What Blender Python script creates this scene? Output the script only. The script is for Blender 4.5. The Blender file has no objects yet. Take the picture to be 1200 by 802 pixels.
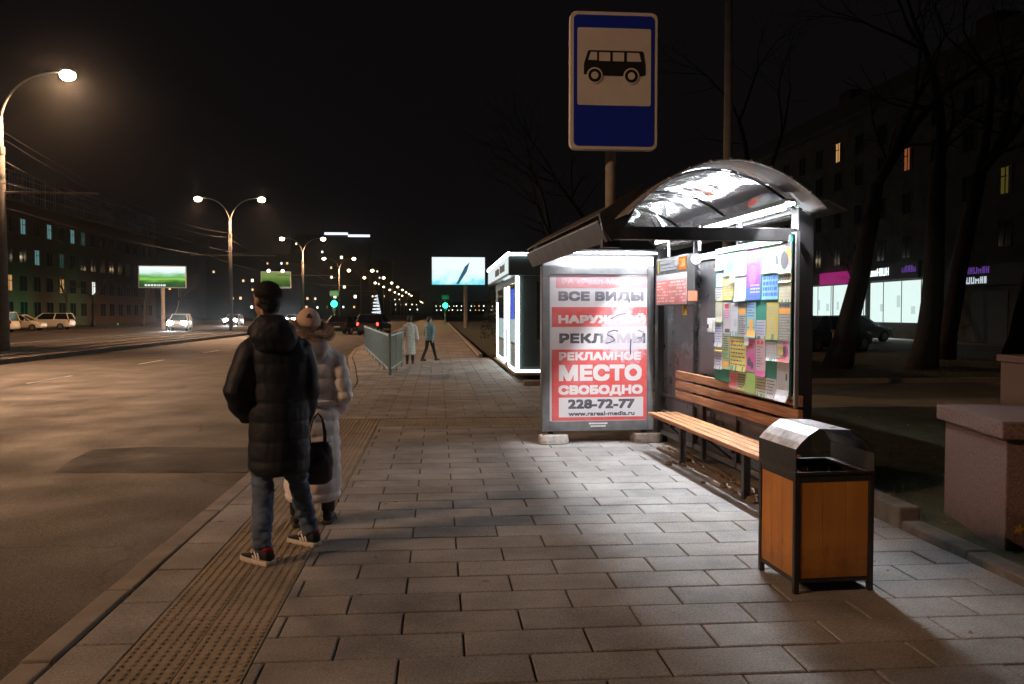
import bpy, bmesh, math, random
from mathutils import Vector, Matrix, noise, Euler
R = math.radians
rnd = random.Random(7)
scene = bpy.context.scene
COL = scene.collection

# ------------------------------------------------------------------ camera
cam_d = bpy.data.cameras.new('camera'); cam_d.sensor_width = 36.0; cam_d.lens = 30.27
cam_d.clip_start = 0.05; cam_d.clip_end = 3000
cam = bpy.data.objects.new('camera', cam_d); COL.objects.link(cam)
cam.location = (0, 0, 1.576); cam.rotation_euler = (R(90 - 1.958), 0, R(-4.925))
scene.camera = cam
# ------------------------------------------------------------------ night sky
world = bpy.data.worlds.new('World'); scene.world = world; world.use_nodes = True
wn = world.node_tree.nodes; wl = world.node_tree.links
for n in list(wn): wn.remove(n)
wo = wn.new('ShaderNodeOutputWorld'); wb = wn.new('ShaderNodeBackground')
wb.inputs['Color'].default_value = (0.0033, 0.0028, 0.0030, 1); wb.inputs['Strength'].default_value = 1.0
wl.new(wb.outputs[0], wo.inputs[0])
vs = scene.view_settings
vs.view_transform = 'Standard'; vs.look = 'None'; vs.gamma = 1; vs.use_curve_mapping = False; vs.exposure = 0.0
scene.render.engine = 'CYCLES'
cy = scene.cycles
cy.use_denoising = True; cy.max_bounces = 6; cy.diffuse_bounces = 3; cy.glossy_bounces = 4
cy.sample_clamp_indirect = 4.0; cy.caustics_reflective = False; cy.caustics_refractive = False
# light levels
WARM = (1.0, 0.572, 0.325)
P_LAMP = 30000.0        # street lamps
E_LED = 1450.0          # white tube along the back of the shelter
E_LED2 = 150.0          # white tube over the poster
E_KIOSK = 15.0

# ------------------------------------------------------------------ materials
def inp(n, k, v):
    if k in n.inputs: n.inputs[k].default_value = v
def mat(name, col, rough=0.6, metal=0.0, var=0.0, scale=6.0, bump=0.0, bscale=60.0, spec=0.5, coat=0.0, rvar=0.0, stretch=None):
    m = bpy.data.materials.new(name); m.use_nodes = True
    nt = m.node_tree; b = nt.nodes['Principled BSDF']
    inp(b, 'Base Color', (*col, 1)); inp(b, 'Roughness', rough); inp(b, 'Metallic', metal)
    inp(b, 'Specular IOR Level', spec); inp(b, 'Coat Weight', coat)
    tc = nt.nodes.new('ShaderNodeTexCoord'); src = tc.outputs['Object']
    if stretch:
        mp = nt.nodes.new('ShaderNodeMapping'); mp.inputs['Scale'].default_value = stretch
        nt.links.new(src, mp.inputs['Vector']); src = mp.outputs[0]
    if var or rvar:
        nz = nt.nodes.new('ShaderNodeTexNoise'); nz.inputs['Scale'].default_value = scale
        nz.inputs['Detail'].default_value = 6; nz.inputs['Roughness'].default_value = 0.65
        nt.links.new(src, nz.inputs['Vector'])
        if var:
            mr = nt.nodes.new('ShaderNodeMapRange'); mr.inputs['From Min'].default_value = 0.3; mr.inputs['From Max'].default_value = 0.7
            mr.inputs['To Min'].default_value = 1 - var; mr.inputs['To Max'].default_value = 1 + var
            nt.links.new(nz.outputs['Fac'], mr.inputs['Value'])
            mx = nt.nodes.new('ShaderNodeVectorMath'); mx.operation = 'SCALE'
            mx.inputs[0].default_value = col
            nt.links.new(mr.outputs[0], mx.inputs['Scale']); nt.links.new(mx.outputs[0], b.inputs['Base Color'])
        if rvar:
            m2 = nt.nodes.new('ShaderNodeMapRange'); m2.inputs['From Min'].default_value = 0.3; m2.inputs['From Max'].default_value = 0.7
            m2.inputs['To Min'].default_value = max(0.02, rough - rvar); m2.inputs['To Max'].default_value = min(1, rough + rvar)
            nt.links.new(nz.outputs['Fac'], m2.inputs['Value']); nt.links.new(m2.outputs[0], b.inputs['Roughness'])
    if bump:
        n2 = nt.nodes.new('ShaderNodeTexNoise'); n2.inputs['Scale'].default_value = bscale; n2.inputs['Detail'].default_value = 5
        nt.links.new(src, n2.inputs['Vector'])
        bp = nt.nodes.new('ShaderNodeBump'); bp.inputs['Strength'].default_value = bump; bp.inputs['Distance'].default_value = 0.01
        nt.links.new(n2.outputs['Fac'], bp.inputs['Height']); nt.links.new(bp.outputs[0], b.inputs['Normal'])
    return m
def emit(name, col, strength):
    m = bpy.data.materials.new(name); m.use_nodes = True
    nt = m.node_tree
    for n in list(nt.nodes): nt.nodes.remove(n)
    o = nt.nodes.new('ShaderNodeOutputMaterial'); e = nt.nodes.new('ShaderNodeEmission')
    e.inputs['Color'].default_value = (*col, 1); e.inputs['Strength'].default_value = strength
    nt.links.new(e.outputs[0], o.inputs[0]); return m
def glass(name, col, rough=0.03, trans=0.9):
    m = bpy.data.materials.new(name); m.use_nodes = True
    b = m.node_tree.nodes['Principled BSDF']
    inp(b, 'Base Color', (*col, 1)); inp(b, 'Roughness', rough); inp(b, 'Transmission Weight', trans); inp(b, 'IOR', 1.1)
    return m
M = {}
M['slab'] = None
M['kerb'] = mat('kerb_stone', (0.24, 0.215, 0.19), 0.85, var=0.25, scale=3, bump=0.35, bscale=90)
M['tactile'] = mat('tactile_tile', (0.27, 0.232, 0.175), 0.85, var=0.25, scale=2.5, bump=0.3, bscale=140)
M['joint'] = mat('joint_sand', (0.026, 0.022, 0.019), 0.95, var=0.3, scale=30, bump=0.4)
M['soil'] = mat('soil', (0.035, 0.028, 0.02), 0.95, var=0.45, scale=4, bump=0.8, bscale=30)
M['turf'] = mat('turf', (0.05, 0.05, 0.022), 0.95, var=0.5, scale=3, bump=0.8, bscale=40)
M['grass'] = mat('grass_blade', (0.085, 0.085, 0.03), 0.8, var=0.4, scale=2)
M['path'] = mat('path_asphalt', (0.21, 0.19, 0.135), 0.9, var=0.25, scale=1.2, bump=0.3)
M['median'] = mat('median_ground', (0.075, 0.055, 0.04), 0.9, var=0.4, scale=0.8, bump=0.5, bscale=12)
M['paint'] = mat('road_paint', (0.55, 0.53, 0.48), 0.7, var=0.35, scale=9)
M['steel_dark'] = mat('dark_painted_steel', (0.035, 0.033, 0.034), 0.45, 0.3, var=0.25, scale=9, rvar=0.12, bump=0.06, bscale=120)
M['steel_grey'] = mat('grey_panel_steel', (0.15, 0.15, 0.155), 0.42, 0.55, var=0.18, scale=5, rvar=0.14)
M['panel_dark'] = mat('smoked_panel', (0.075, 0.073, 0.075), 0.32, 0.35, var=0.25, scale=3, rvar=0.15)
M['alu'] = mat('aluminium', (0.55, 0.56, 0.58), 0.35, 0.8, var=0.12, scale=8, rvar=0.1)
M['rail_paint'] = mat('pale_teal_paint', (0.30, 0.40, 0.41), .5, .3, var=.2, scale=12)
M['galv'] = mat('galvanised', (0.33, 0.36, 0.36), 0.5, 0.6, var=0.2, scale=12)
M['pole'] = mat('lamp_pole_concrete', (0.30, 0.27, 0.235), 0.8, 0.0, var=0.2, scale=5, bump=0.2)
M['frame_grey'] = mat('poster_case_metal', (0.17, 0.17, 0.175), 0.5, 0.4, var=0.28, scale=7, rvar=0.15)
M['header'] = mat('light_header_metal', (0.42, 0.43, 0.45), 0.5, 0.2, var=0.12, scale=5)
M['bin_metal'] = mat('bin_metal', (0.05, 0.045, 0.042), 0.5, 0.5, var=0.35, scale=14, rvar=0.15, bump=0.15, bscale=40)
M['hood_metal'] = mat('lit_hood_metal', (0.60, 0.59, 0.60), 0.42, 0.45, var=0.45, scale=13, rvar=0.2, bump=0.15, bscale=35)
M['granite'] = mat('pink_granite', (0.19, 0.13, 0.118), 0.55, var=0.6, scale=55, rvar=0.15, bump=.15, bscale=80)
M['stone'] = mat('pale_stone', (0.40, 0.37, 0.34), 0.9, var=0.3, scale=12, bump=0.7, bscale=25)
M['rubble'] = mat('earth_rubble', (0.16, 0.125, 0.095), 0.95, var=0.4, scale=20, bump=0.8, bscale=30)
M['black'] = mat('black_ink', (0.012, 0.012, 0.013), 0.6, var=0.1)
M['white'] = mat('white_enamel', (0.72, 0.70, 0.67), 0.5, var=0.06, scale=6)
M['sign_white'] = mat('sign_cream', (0.74, 0.70, 0.68), 0.5, var=0.08, scale=5)
M['sign_blue'] = mat('sign_blue', (0.013, 0.037, 0.50), 0.4, var=0.1, scale=3)
M['rubber'] = mat('tyre_rubber', (0.02, 0.02, 0.02), 0.85, var=0.2)
M['rim'] = mat('wheel_rim', (0.4, 0.4, 0.42), 0.35, 0.8, var=0.1)
M['car_glass'] = mat('car_glass', (0.012, 0.014, 0.016), 0.06, 0.0, spec=0.8, var=0.05)
M['bark'] = mat('bark', (0.020, 0.0165, 0.014), 0.95, var=0.4, scale=6, bump=1.0, bscale=14, stretch=(1, 1, 0.25))
M['bark_grey'] = mat('bark_grey', (0.10, 0.095, 0.08), 0.95, var=0.35, scale=6, bump=0.8, bscale=14, stretch=(1, 1, 0.25))
M['tag_paper'] = mat('tag_paper', (0.75, 0.74, 0.72), 0.7, var=0.05)

def wood(name, c0, c1, axis_scale, rough=0.5, coat=0.0):
    m = bpy.data.materials.new(name); m.use_nodes = True; nt = m.node_tree; b = nt.nodes['Principled BSDF']
    tc = nt.nodes.new('ShaderNodeTexCoord'); mp = nt.nodes.new('ShaderNodeMapping'); mp.inputs['Scale'].default_value = axis_scale
    nz = nt.nodes.new('ShaderNodeTexNoise'); nz.inputs['Scale'].default_value = 1.0; nz.inputs['Detail'].default_value = 7
    nz.inputs['Distortion'].default_value = 0.6
    cr = nt.nodes.new('ShaderNodeValToRGB'); cr.color_ramp.elements[0].position = 0.32; cr.color_ramp.elements[1].position = 0.68
    cr.color_ramp.elements[0].color = (*c0, 1); cr.color_ramp.elements[1].color = (*c1, 1)
    n2 = nt.nodes.new('ShaderNodeTexNoise'); n2.inputs['Scale'].default_value = 4.0
    mr = nt.nodes.new('ShaderNodeMapRange'); mr.inputs['To Min'].default_value = 0.72; mr.inputs['To Max'].default_value = 1.25
    mx = nt.nodes.new('ShaderNodeVectorMath'); mx.operation = 'SCALE'
    bp = nt.nodes.new('ShaderNodeBump'); bp.inputs['Strength'].default_value = 0.25; bp.inputs['Distance'].default_value = 0.004
    L = nt.links.new
    L(tc.outputs['Object'], mp.inputs[0]); L(mp.outputs[0], nz.inputs['Vector']); L(nz.outputs['Fac'], cr.inputs[0])
    L(tc.outputs['Object'], n2.inputs['Vector']); L(n2.outputs['Fac'], mr.inputs[0])
    L(cr.outputs[0], mx.inputs[0]); L(mr.outputs[0], mx.inputs['Scale']); L(mx.outputs[0], b.inputs['Base Color'])
    L(nz.outputs['Fac'], bp.inputs['Height']); L(bp.outputs[0], b.inputs['Normal'])
    inp(b, 'Roughness', rough); inp(b, 'Coat Weight', coat)
    return m
M['bench_wood'] = wood('bench_wood', (0.25, 0.105, 0.042), (0.56, 0.295, 0.145), (55, 2.2, 55), 0.5)
M['bin_wood'] = wood('bin_wood', (0.53, 0.215, 0.034), (0.63, 0.275, 0.045), (14, 14, 2.2), 0.5)
def grime(m, z0, z1, dark):
    """splashed dirt: uneven dark stain rising from the foot of the panel"""
    nt = m.node_tree; b = nt.nodes['Principled BSDF']; L = nt.links.new
    src = b.inputs['Base Color'].links[0].from_socket
    tc = nt.nodes.new('ShaderNodeTexCoord'); sp = nt.nodes.new('ShaderNodeSeparateXYZ'); L(tc.outputs['Object'], sp.inputs[0])
    nz = nt.nodes.new('ShaderNodeTexNoise'); nz.inputs['Scale'].default_value = 11; nz.inputs['Detail'].default_value = 8; nz.inputs['Roughness'].default_value = .7; L(tc.outputs['Object'], nz.inputs['Vector'])
    ad = nt.nodes.new('ShaderNodeMath'); ad.operation = 'MULTIPLY_ADD'; L(nz.outputs['Fac'], ad.inputs[0]); ad.inputs[1].default_value = -(z1 - z0) * 2.2; L(sp.outputs['Z'], ad.inputs[2])
    mr = nt.nodes.new('ShaderNodeMapRange'); mr.inputs['From Min'].default_value = z0 - (z1 - z0) * 1.1; mr.inputs['From Max'].default_value = z1 - (z1 - z0) * 1.1; mr.inputs['To Min'].default_value = dark; mr.inputs['To Max'].default_value = 1
    L(ad.outputs[0], mr.inputs['Value'])
    m2 = nt.nodes.new('ShaderNodeMapRange'); m2.inputs['From Min'].default_value = .62; m2.inputs['From Max'].default_value = .74; m2.inputs['To Min'].default_value = 1; m2.inputs['To Max'].default_value = .72; L(nz.outputs['Fac'], m2.inputs['Value'])
    mm = nt.nodes.new('ShaderNodeMath'); mm.operation = 'MULTIPLY'; L(mr.outputs[0], mm.inputs[0]); L(m2.outputs[0], mm.inputs[1])
    sc = nt.nodes.new('ShaderNodeVectorMath'); sc.operation = 'SCALE'; L(src, sc.inputs[0]); L(mm.outputs[0], sc.inputs['Scale']); L(sc.outputs[0], b.inputs['Base Color'])
grime(M['bin_wood'], .10, .30, .6); grime(M['granite'], .0, .22, .6)

def ground_mat(name, c, patch_scale, patch, fine, rough, bump, spec=0.4, streak=0, spots=0):
    """asphalt and slabs: two scales of variation plus grain and specks"""
    m = bpy.data.materials.new(name); m.use_nodes = True; nt = m.node_tree; b = nt.nodes['Principled BSDF']; L = nt.links.new
    tc = nt.nodes.new('ShaderNodeTexCoord'); v = tc.outputs['Object']
    def nz(scale, det=5):
        n = nt.nodes.new('ShaderNodeTexNoise'); n.inputs['Scale'].default_value = scale; n.inputs['Detail'].default_value = det
        n.inputs['Roughness'].default_value = 0.6; L(v, n.inputs['Vector']); return n
    def rng(src, a, bb, lo=0.3, hi=0.7):
        r = nt.nodes.new('ShaderNodeMapRange'); r.inputs['From Min'].default_value = lo; r.inputs['From Max'].default_value = hi
        r.inputs['To Min'].default_value = a; r.inputs['To Max'].default_value = bb; L(src, r.inputs['Value']); return r.outputs[0]
    a = rng(nz(patch_scale).outputs['Fac'], 1 - patch, 1 + patch)
    f = rng(nz(75, 4).outputs['Fac'], 1 - fine, 1 + fine, .38, .64)
    if streak:
        mp = nt.nodes.new('ShaderNodeMapping'); mp.inputs['Scale'].default_value = (1.6, .045, 1); L(v, mp.inputs[0])
        st_ = nt.nodes.new('ShaderNodeTexNoise'); st_.inputs['Scale'].default_value = 1; st_.inputs['Detail'].default_value = 5; L(mp.outputs[0], st_.inputs['Vector'])
        m3 = nt.nodes.new('ShaderNodeMath'); m3.operation = 'MULTIPLY'; L(a, m3.inputs[0]); L(rng(st_.outputs['Fac'], 1 - streak, 1 + streak), m3.inputs[1]); a = m3.outputs[0]
    if streak:
        n0 = nz(1.3, 4); ad = nt.nodes.new('ShaderNodeVectorMath'); ad.operation = 'MULTIPLY_ADD'; L(n0.outputs['Color'], ad.inputs[0]); ad.inputs[1].default_value = (.9, .9, 0); L(v, ad.inputs[2])
        vc = nt.nodes.new('ShaderNodeTexVoronoi'); vc.feature = 'DISTANCE_TO_EDGE'; vc.inputs['Scale'].default_value = .36; L(ad.outputs[0], vc.inputs['Vector'])
        ck = rng(vc.outputs['Distance'], .45, 1, .002, .006); mk = rng(nz(.23, 2).outputs['Fac'], 0, 1, .47, .55)
        mm = nt.nodes.new('ShaderNodeMath'); mm.operation = 'MAXIMUM'; L(ck, mm.inputs[0]); L(mk, mm.inputs[1])
        m6 = nt.nodes.new('ShaderNodeMath'); m6.operation = 'MULTIPLY'; L(a, m6.inputs[0]); L(mm.outputs[0], m6.inputs[1]); a = m6.outputs[0]
    if spots:   # trodden gum and drips
        vo = nt.nodes.new('ShaderNodeTexVoronoi'); vo.inputs['Scale'].default_value = 3.1; L(v, vo.inputs['Vector'])
        sp = nt.nodes.new('ShaderNodeSeparateColor'); L(vo.outputs['Color'], sp.inputs[0])
        th = nt.nodes.new('ShaderNodeMath'); th.operation = 'MULTIPLY'; L(sp.outputs[0], th.inputs[0]); th.inputs[1].default_value = .085
        lt = nt.nodes.new('ShaderNodeMath'); lt.operation = 'LESS_THAN'; L(vo.outputs['Distance'], lt.inputs[0]); L(th.outputs[0], lt.inputs[1])
        m4 = nt.nodes.new('ShaderNodeMath'); m4.operation = 'MULTIPLY'; L(a, m4.inputs[0]); L(rng(lt.outputs[0], 1, spots, 0, 1), m4.inputs[1]); a = m4.outputs[0]
        big = rng(nz(.55, 4).outputs['Fac'], .66, 1.2); m5 = nt.nodes.new('ShaderNodeMath'); m5.operation = 'MULTIPLY'; L(a, m5.inputs[0]); L(big, m5.inputs[1]); a = m5.outputs[0]
    mu = nt.nodes.new('ShaderNodeMath'); mu.operation = 'MULTIPLY'; L(a, mu.inputs[0]); L(f, mu.inputs[1])
    sc = nt.nodes.new('ShaderNodeVectorMath'); sc.operation = 'SCALE'; sc.inputs[0].default_value = c
    L(mu.outputs[0], sc.inputs['Scale']); L(sc.outputs[0], b.inputs['Base Color'])
    L(rng(nz(patch_scale * 1.7).outputs['Fac'], rough - 0.12, min(1, rough + 0.1)), b.inputs['Roughness'])
    bp = nt.nodes.new('ShaderNodeBump'); bp.inputs['Strength'].default_value = bump; bp.inputs['Distance'].default_value = 0.006
    L(nz(95, 4).outputs['Fac'], bp.inputs['Height']); L(bp.outputs[0], b.inputs['Normal'])
    inp(b, 'Specular IOR Level', spec)
    return m
M['asphalt'] = ground_mat('asphalt', (0.050, 0.038, 0.026), 0.5, 0.42, 0.75, 0.72, 1.0, streak=.28)
M['asphalt_patch'] = ground_mat('asphalt_patch', (0.027, 0.023, 0.019), 0.8, 0.2, 0.6, 0.8, 0.9)
SL = [ground_mat('slab_' + str(i), c, 1.9, 0.28, 0.24, 0.78, 0.5, spots=.6) for i, c in enumerate(
    [(0.278, 0.268, 0.262), (0.255, 0.246, 0.240), (0.30, 0.290, 0.282), (0.268, 0.254, 0.243), (0.235, 0.228, 0.226)])]

# ------------------------------------------------------------------ mesh builder
class MB:
    def __init__(s, off=(0, 0, 0)):
        s.v = []; s.f = []; s.m = []; s.off = Vector(off); s.mat = 0; s.T = None
    def add(s, vs, fs):
        b = len(s.v)
        for p in vs:
            p = Vector(p)
            if s.T is not None: p = s.T @ p
            s.v.append(tuple(p - s.off))
        for f in fs: s.f.append(tuple(b + i for i in f)); s.m.append(s.mat)
        return s
    def box(s, x0, x1, y0, y1, z0, z1):
        vs = [(x0, y0, z0), (x1, y0, z0), (x1, y1, z0), (x0, y1, z0), (x0, y0, z1), (x1, y0, z1), (x1, y1, z1), (x0, y1, z1)]
        return s.add(vs, [(3, 2, 1, 0), (4, 5, 6, 7), (0, 1, 5, 4), (1, 2, 6, 5), (2, 3, 7, 6), (3, 0, 4, 7)])
    def bar(s, p0, p1, w, h, up=(0, 0, 1)):
        p0 = Vector(p0); p1 = Vector(p1); d = (p1 - p0).normalized(); u = Vector(up)
        a = d.cross(u)
        if a.length < 1e-4: a = d.cross(Vector((1, 0, 0)))
        a.normalize(); c = a.cross(d).normalized()
        vs = []
        for p in (p0, p1):
            for sx, sz in ((-1, -1), (1, -1), (1, 1), (-1, 1)): vs.append(p + a * sx * w / 2 + c * sz * h / 2)
        return s.add(vs, [(3, 2, 1, 0), (4, 5, 6, 7), (0, 1, 5, 4), (1, 2, 6, 5), (2, 3, 7, 6), (3, 0, 4, 7)])
    def tube(s, path, rad, n=10, cap=True):
        path = [Vector(p) for p in path]
        if not isinstance(rad, (list, tuple)): rad = [rad] * len(path)
        vs = []; fs = []; prev = None
        for i, p in enumerate(path):
            d = (path[min(i + 1, len(path) - 1)] - path[max(i - 1, 0)]).normalized()
            if prev is None:
                a = d.cross(Vector((0, 0, 1)))
                if a.length < 1e-3: a = Vector((1, 0, 0))
            else:
                a = prev - d * prev.dot(d)
            a.normalize(); prev = a; c = d.cross(a)
            for k in range(n):
                t = 2 * math.pi * k / n; vs.append(p + (a * math.cos(t) + c * math.sin(t)) * rad[i])
        for i in range(len(path) - 1):
            for k in range(n):
                k2 = (k + 1) % n; fs.append((i * n + k, i * n + k2, (i + 1) * n + k2, (i + 1) * n + k))
        if cap:
            fs.append(tuple(range(n - 1, -1, -1))); e = (len(path) - 1) * n; fs.append(tuple(e + k for k in range(n)))
        return s.add(vs, fs)
    def rings(s, rs, n=20):
        """closed loft of horizontal ellipses (cx,cy,cz,rx,ry)"""
        vs = []; fs = []
        for (cx, cyy, cz, rx, ry) in rs:
            for k in range(n):
                t = 2 * math.pi * k / n; vs.append((cx + rx * math.cos(t), cyy + ry * math.sin(t), cz))
        for i in range(len(rs) - 1):
            for k in range(n):
                k2 = (k + 1) % n; fs.append((i * n + k, i * n + k2, (i + 1) * n + k2, (i + 1) * n + k))
        fs.append(tuple(range(n - 1, -1, -1))); e = (len(rs) - 1) * n; fs.append(tuple(e + k for k in range(n)))
        return s.add(vs, fs)
    def ball(s, c, r, nu=14, nv=9):
        rx, ry, rz = r if isinstance(r, (tuple, list)) else (r, r, r)
        rs = []
        for i in range(nv + 1):
            t = -math.pi / 2 + math.pi * i / nv; q = max(math.cos(t), 0.02)
            rs.append((c[0], c[1], c[2] + rz * math.sin(t), rx * q, ry * q))
        return s.rings(rs, nu)
    def prism(s, pts, h, plane='XY', z0=0.0):
        """polygon pts extruded; plane XY (along z), XZ (along y), YZ (along x)"""
        def P(a, b, c): return {'XY': (a, b, c), 'XZ': (a, c, b), 'YZ': (c, a, b)}[plane]
        n = len(pts); vs = [P(a, b, z0) for a, b in pts] + [P(a, b, z0 + h) for a, b in pts]
        fs = [tuple(range(n - 1, -1, -1)), tuple(range(n, 2 * n))] + [(i, (i + 1) % n, n + (i + 1) % n, n + i) for i in range(n)]
        return s.add(vs, fs)
    def build(s, name, mats, parent=None, smooth=False, bevel=0.0, seg=2, recalc=True):
        me = bpy.data.meshes.new(name); me.from_pydata(s.v, [], s.f)
        if not isinstance(mats, (list, tuple)): mats = [mats]
        for m in mats: me.materials.append(m)
        me.polygons.foreach_set('material_index', s.m)
        if recalc:
            bm = bmesh.new(); bm.from_mesh(me); bmesh.ops.recalc_face_normals(bm, faces=bm.faces); bm.to_mesh(me); bm.free()
        if smooth:
            me.polygons.foreach_set('use_smooth', [True] * len(me.polygons))
        me.update()
        o = bpy.data.objects.new(name, me); COL.objects.link(o)
        if parent is not None: o.parent = parent
        if bevel:
            b = o.modifiers.new('bevel', 'BEVEL'); b.width = bevel; b.segments = seg; b.limit_method = 'ANGLE'; b.angle_limit = R(35)
            b.harden_normals = False
        return o
def tag(o, label=None, cat=None, group=None, kind=None):
    if label: o['label'] = label
    if cat: o['category'] = cat
    if group: o['group'] = group
    if kind: o['kind'] = kind
    return o
def thing(name, loc, rz=0.0, label=None, cat=None, group=None):
    o = bpy.data.objects.new(name, None); COL.objects.link(o); o.location = loc; o.rotation_euler = (0, 0, rz)
    o.empty_display_size = 0.2
    return tag(o, label, cat, group)
def copy_tree(o, parent=None):
    c = o.copy(); COL.objects.link(c)
    if parent is not None: c.parent = parent
    for ch in list(o.children): copy_tree(ch, c)
    return c
def struct(o): o['kind'] = 'structure'; return o

_fc = {}
def text_geo(body, bold=0.0):
    k = (body, bold)
    if k in _fc: return _fc[k]
    cu = bpy.data.curves.new('lettering', 'FONT'); cu.body = body; cu.size = 1.0; cu.resolution_u = 3; cu.fill_mode = 'FRONT'; cu.offset = bold
    o = bpy.data.objects.new('lettering', cu); COL.objects.link(o)
    bpy.context.view_layer.update()
    me = bpy.data.meshes.new_from_object(o.evaluated_get(bpy.context.evaluated_depsgraph_get()))
    vs = [tuple(v.co) for v in me.vertices]; fs = [tuple(p.vertices) for p in me.polygons]
    COL.objects.unlink(o); bpy.data.objects.remove(o); bpy.data.curves.remove(cu); bpy.data.meshes.remove(me)
    xs = [v[0] for v in vs]; ys = [v[1] for v in vs]
    bx = (min(xs), max(xs), min(ys), max(ys)); _fc[k] = (vs, fs, bx); return _fc[k]
def put_text(mb, body, fn, u0, u1, v0, v1, bold=0.02, keep=False):
    """fit body in the box u0..u1, v0..v1; fn(u,v) -> 3-D point"""
    vs, fs, (a, b, c, d) = text_geo(body, 0.0)
    w = bold * (v1 - v0)
    u0 += w; u1 -= w; v0 += w; v1 -= w
    sx = (u1 - u0) / (b - a); sy = (v1 - v0) / (d - c)
    for k in range(9 if bold else 1):
        ox, oz = (0, 0) if k == 8 else [(w, w), (w, 0), (w, -w), (0, -w), (-w, -w), (-w, 0), (-w, w), (0, w)][k]
        out = []
        for x, y, _ in vs:
            q = Vector(fn(u0 + (x - a) * sx + ox, v0 + (y - c) * sy + oz)); q.y -= .00006 * k; out.append(q)
        mb.add(out, fs)

# ================================================================== GROUND
g = MB(); g.box(-700, 700, -60, 1500, -0.60, -0.30); struct(g.build('ground', M['soil']))
# road: one sheet from our kerb to the tram median
def kerb_x(y):
    pts = [(-30, -1.88), (17.5, -1.88), (19.5, -1.95), (25.3, -2.55), (31.2, -3.22), (38, -3.65), (60, -3.75), (90, -3.75), (1500, -3.75)]
    for (a, xa), (b, xb) in zip(pts, pts[1:]):
        if a <= y <= b: return xa + (xb - xa) * (y - a) / (b - a)
    return -3.75
ys = [-30, 0, 5, 10, 14, 17.5, 18.5, 19.5, 21, 23, 25.3, 28, 31.2, 35, 40, 44, 50, 60, 75, 90, 130, 300, 1400]
g = MB()
for a, b in zip(ys, ys[1:]):
    g.add([(-14.4, a, -0.15), (kerb_x(a), a, -0.15), (kerb_x(b), b, -0.15), (-14.4, b, -0.15)], [(0, 1, 2, 3)])
struct(g.build('road', M['asphalt']))
g = MB(); g.add([(-33.5, -30, -0.15), (-21.5, -30, -0.15), (-21.5, 1400, -0.15), (-33.5, 1400, -0.15)], [(0, 1, 2, 3)])
struct(g.build('far_road', M['asphalt']))
g = MB(); g.box(-52, -33.5, 40, 200, -0.29, -0.12); struct(g.build('parking_pavement', M['asphalt']))
# repair patch in the asphalt
g = MB()
g.add([(-4.12, 9.60, -.146), (-3.2, 9.52, -.146), (-1.9, 9.45, -.146), (-1.9, 11.3, -.146), (-2.6, 11.2, -.146), (-3.75, 11.36, -.146), (-4.33, 11.2, -.146), (-4.28, 10.4, -.146)], [(0, 1, 2, 3, 4, 5, 6, 7)])
struct(g.build('road_patch', M['asphalt_patch']))
g = MB()
y = 6.0
while y < 400:
    L_ = 2.6; x = -9.95
    g.add([(x - .05, y, -0.145), (x + .05, y, -0.145), (x + .05, y + L_, -0.145), (x - .05, y + L_, -0.145)], [(0, 1, 2, 3)]); y += 7.9
struct(g.build('lane_markings', M['paint']))
# kerb stones
g = MB()
y = -6.0
while y < 90:
    L_ = 0.99 if y < 60 else 6.0; a, b = kerb_x(y), kerb_x(y + L_)
    dz = rnd.uniform(-.008, .006); dx = rnd.uniform(-.006, .006)
    vs = []
    for (yy, xx) in ((y + .004, a), (y + L_ - .004, b)):
        vs += [(xx + dx, yy, -.29), (xx + .145 + dx, yy, -.29), (xx + .145 + dx, yy, .004 + dz), (xx + .012 + dx, yy, .004 + dz), (xx + dx, yy, -.014 + dz)]
    g.add(vs, [(4, 3, 2, 1, 0), (5, 6, 7, 8, 9)] + [(i, (i + 1) % 5, 5 + (i + 1) % 5, 5 + i) for i in range(5)])
    y += L_ + .01
struct(g.build('kerb', M['kerb'], bevel=0.01))
# median with tram tracks
g = MB(); g.box(-21.35, -14.55, -30, 1400, -0.29, 0.0); struct(g.build('tram_median', M['median']))
g = MB()
for x0 in (-14.55, -21.5):
    y = -30
    while y < 200:
        g.box(x0, x0 + .15, y, y + 2.98, -.29, .03 + rnd.uniform(-.008, .008)); y += 3.0
struct(g.build('median_kerb', M['kerb'], bevel=0.012))
g = MB()
for xx in (-16.9, -15.38, -20.6, -19.08):
    g.box(xx - .035, xx + .035, -30, 500, 0.0, 0.055)
struct(g.build('tram_rails', M['galv']))

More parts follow.
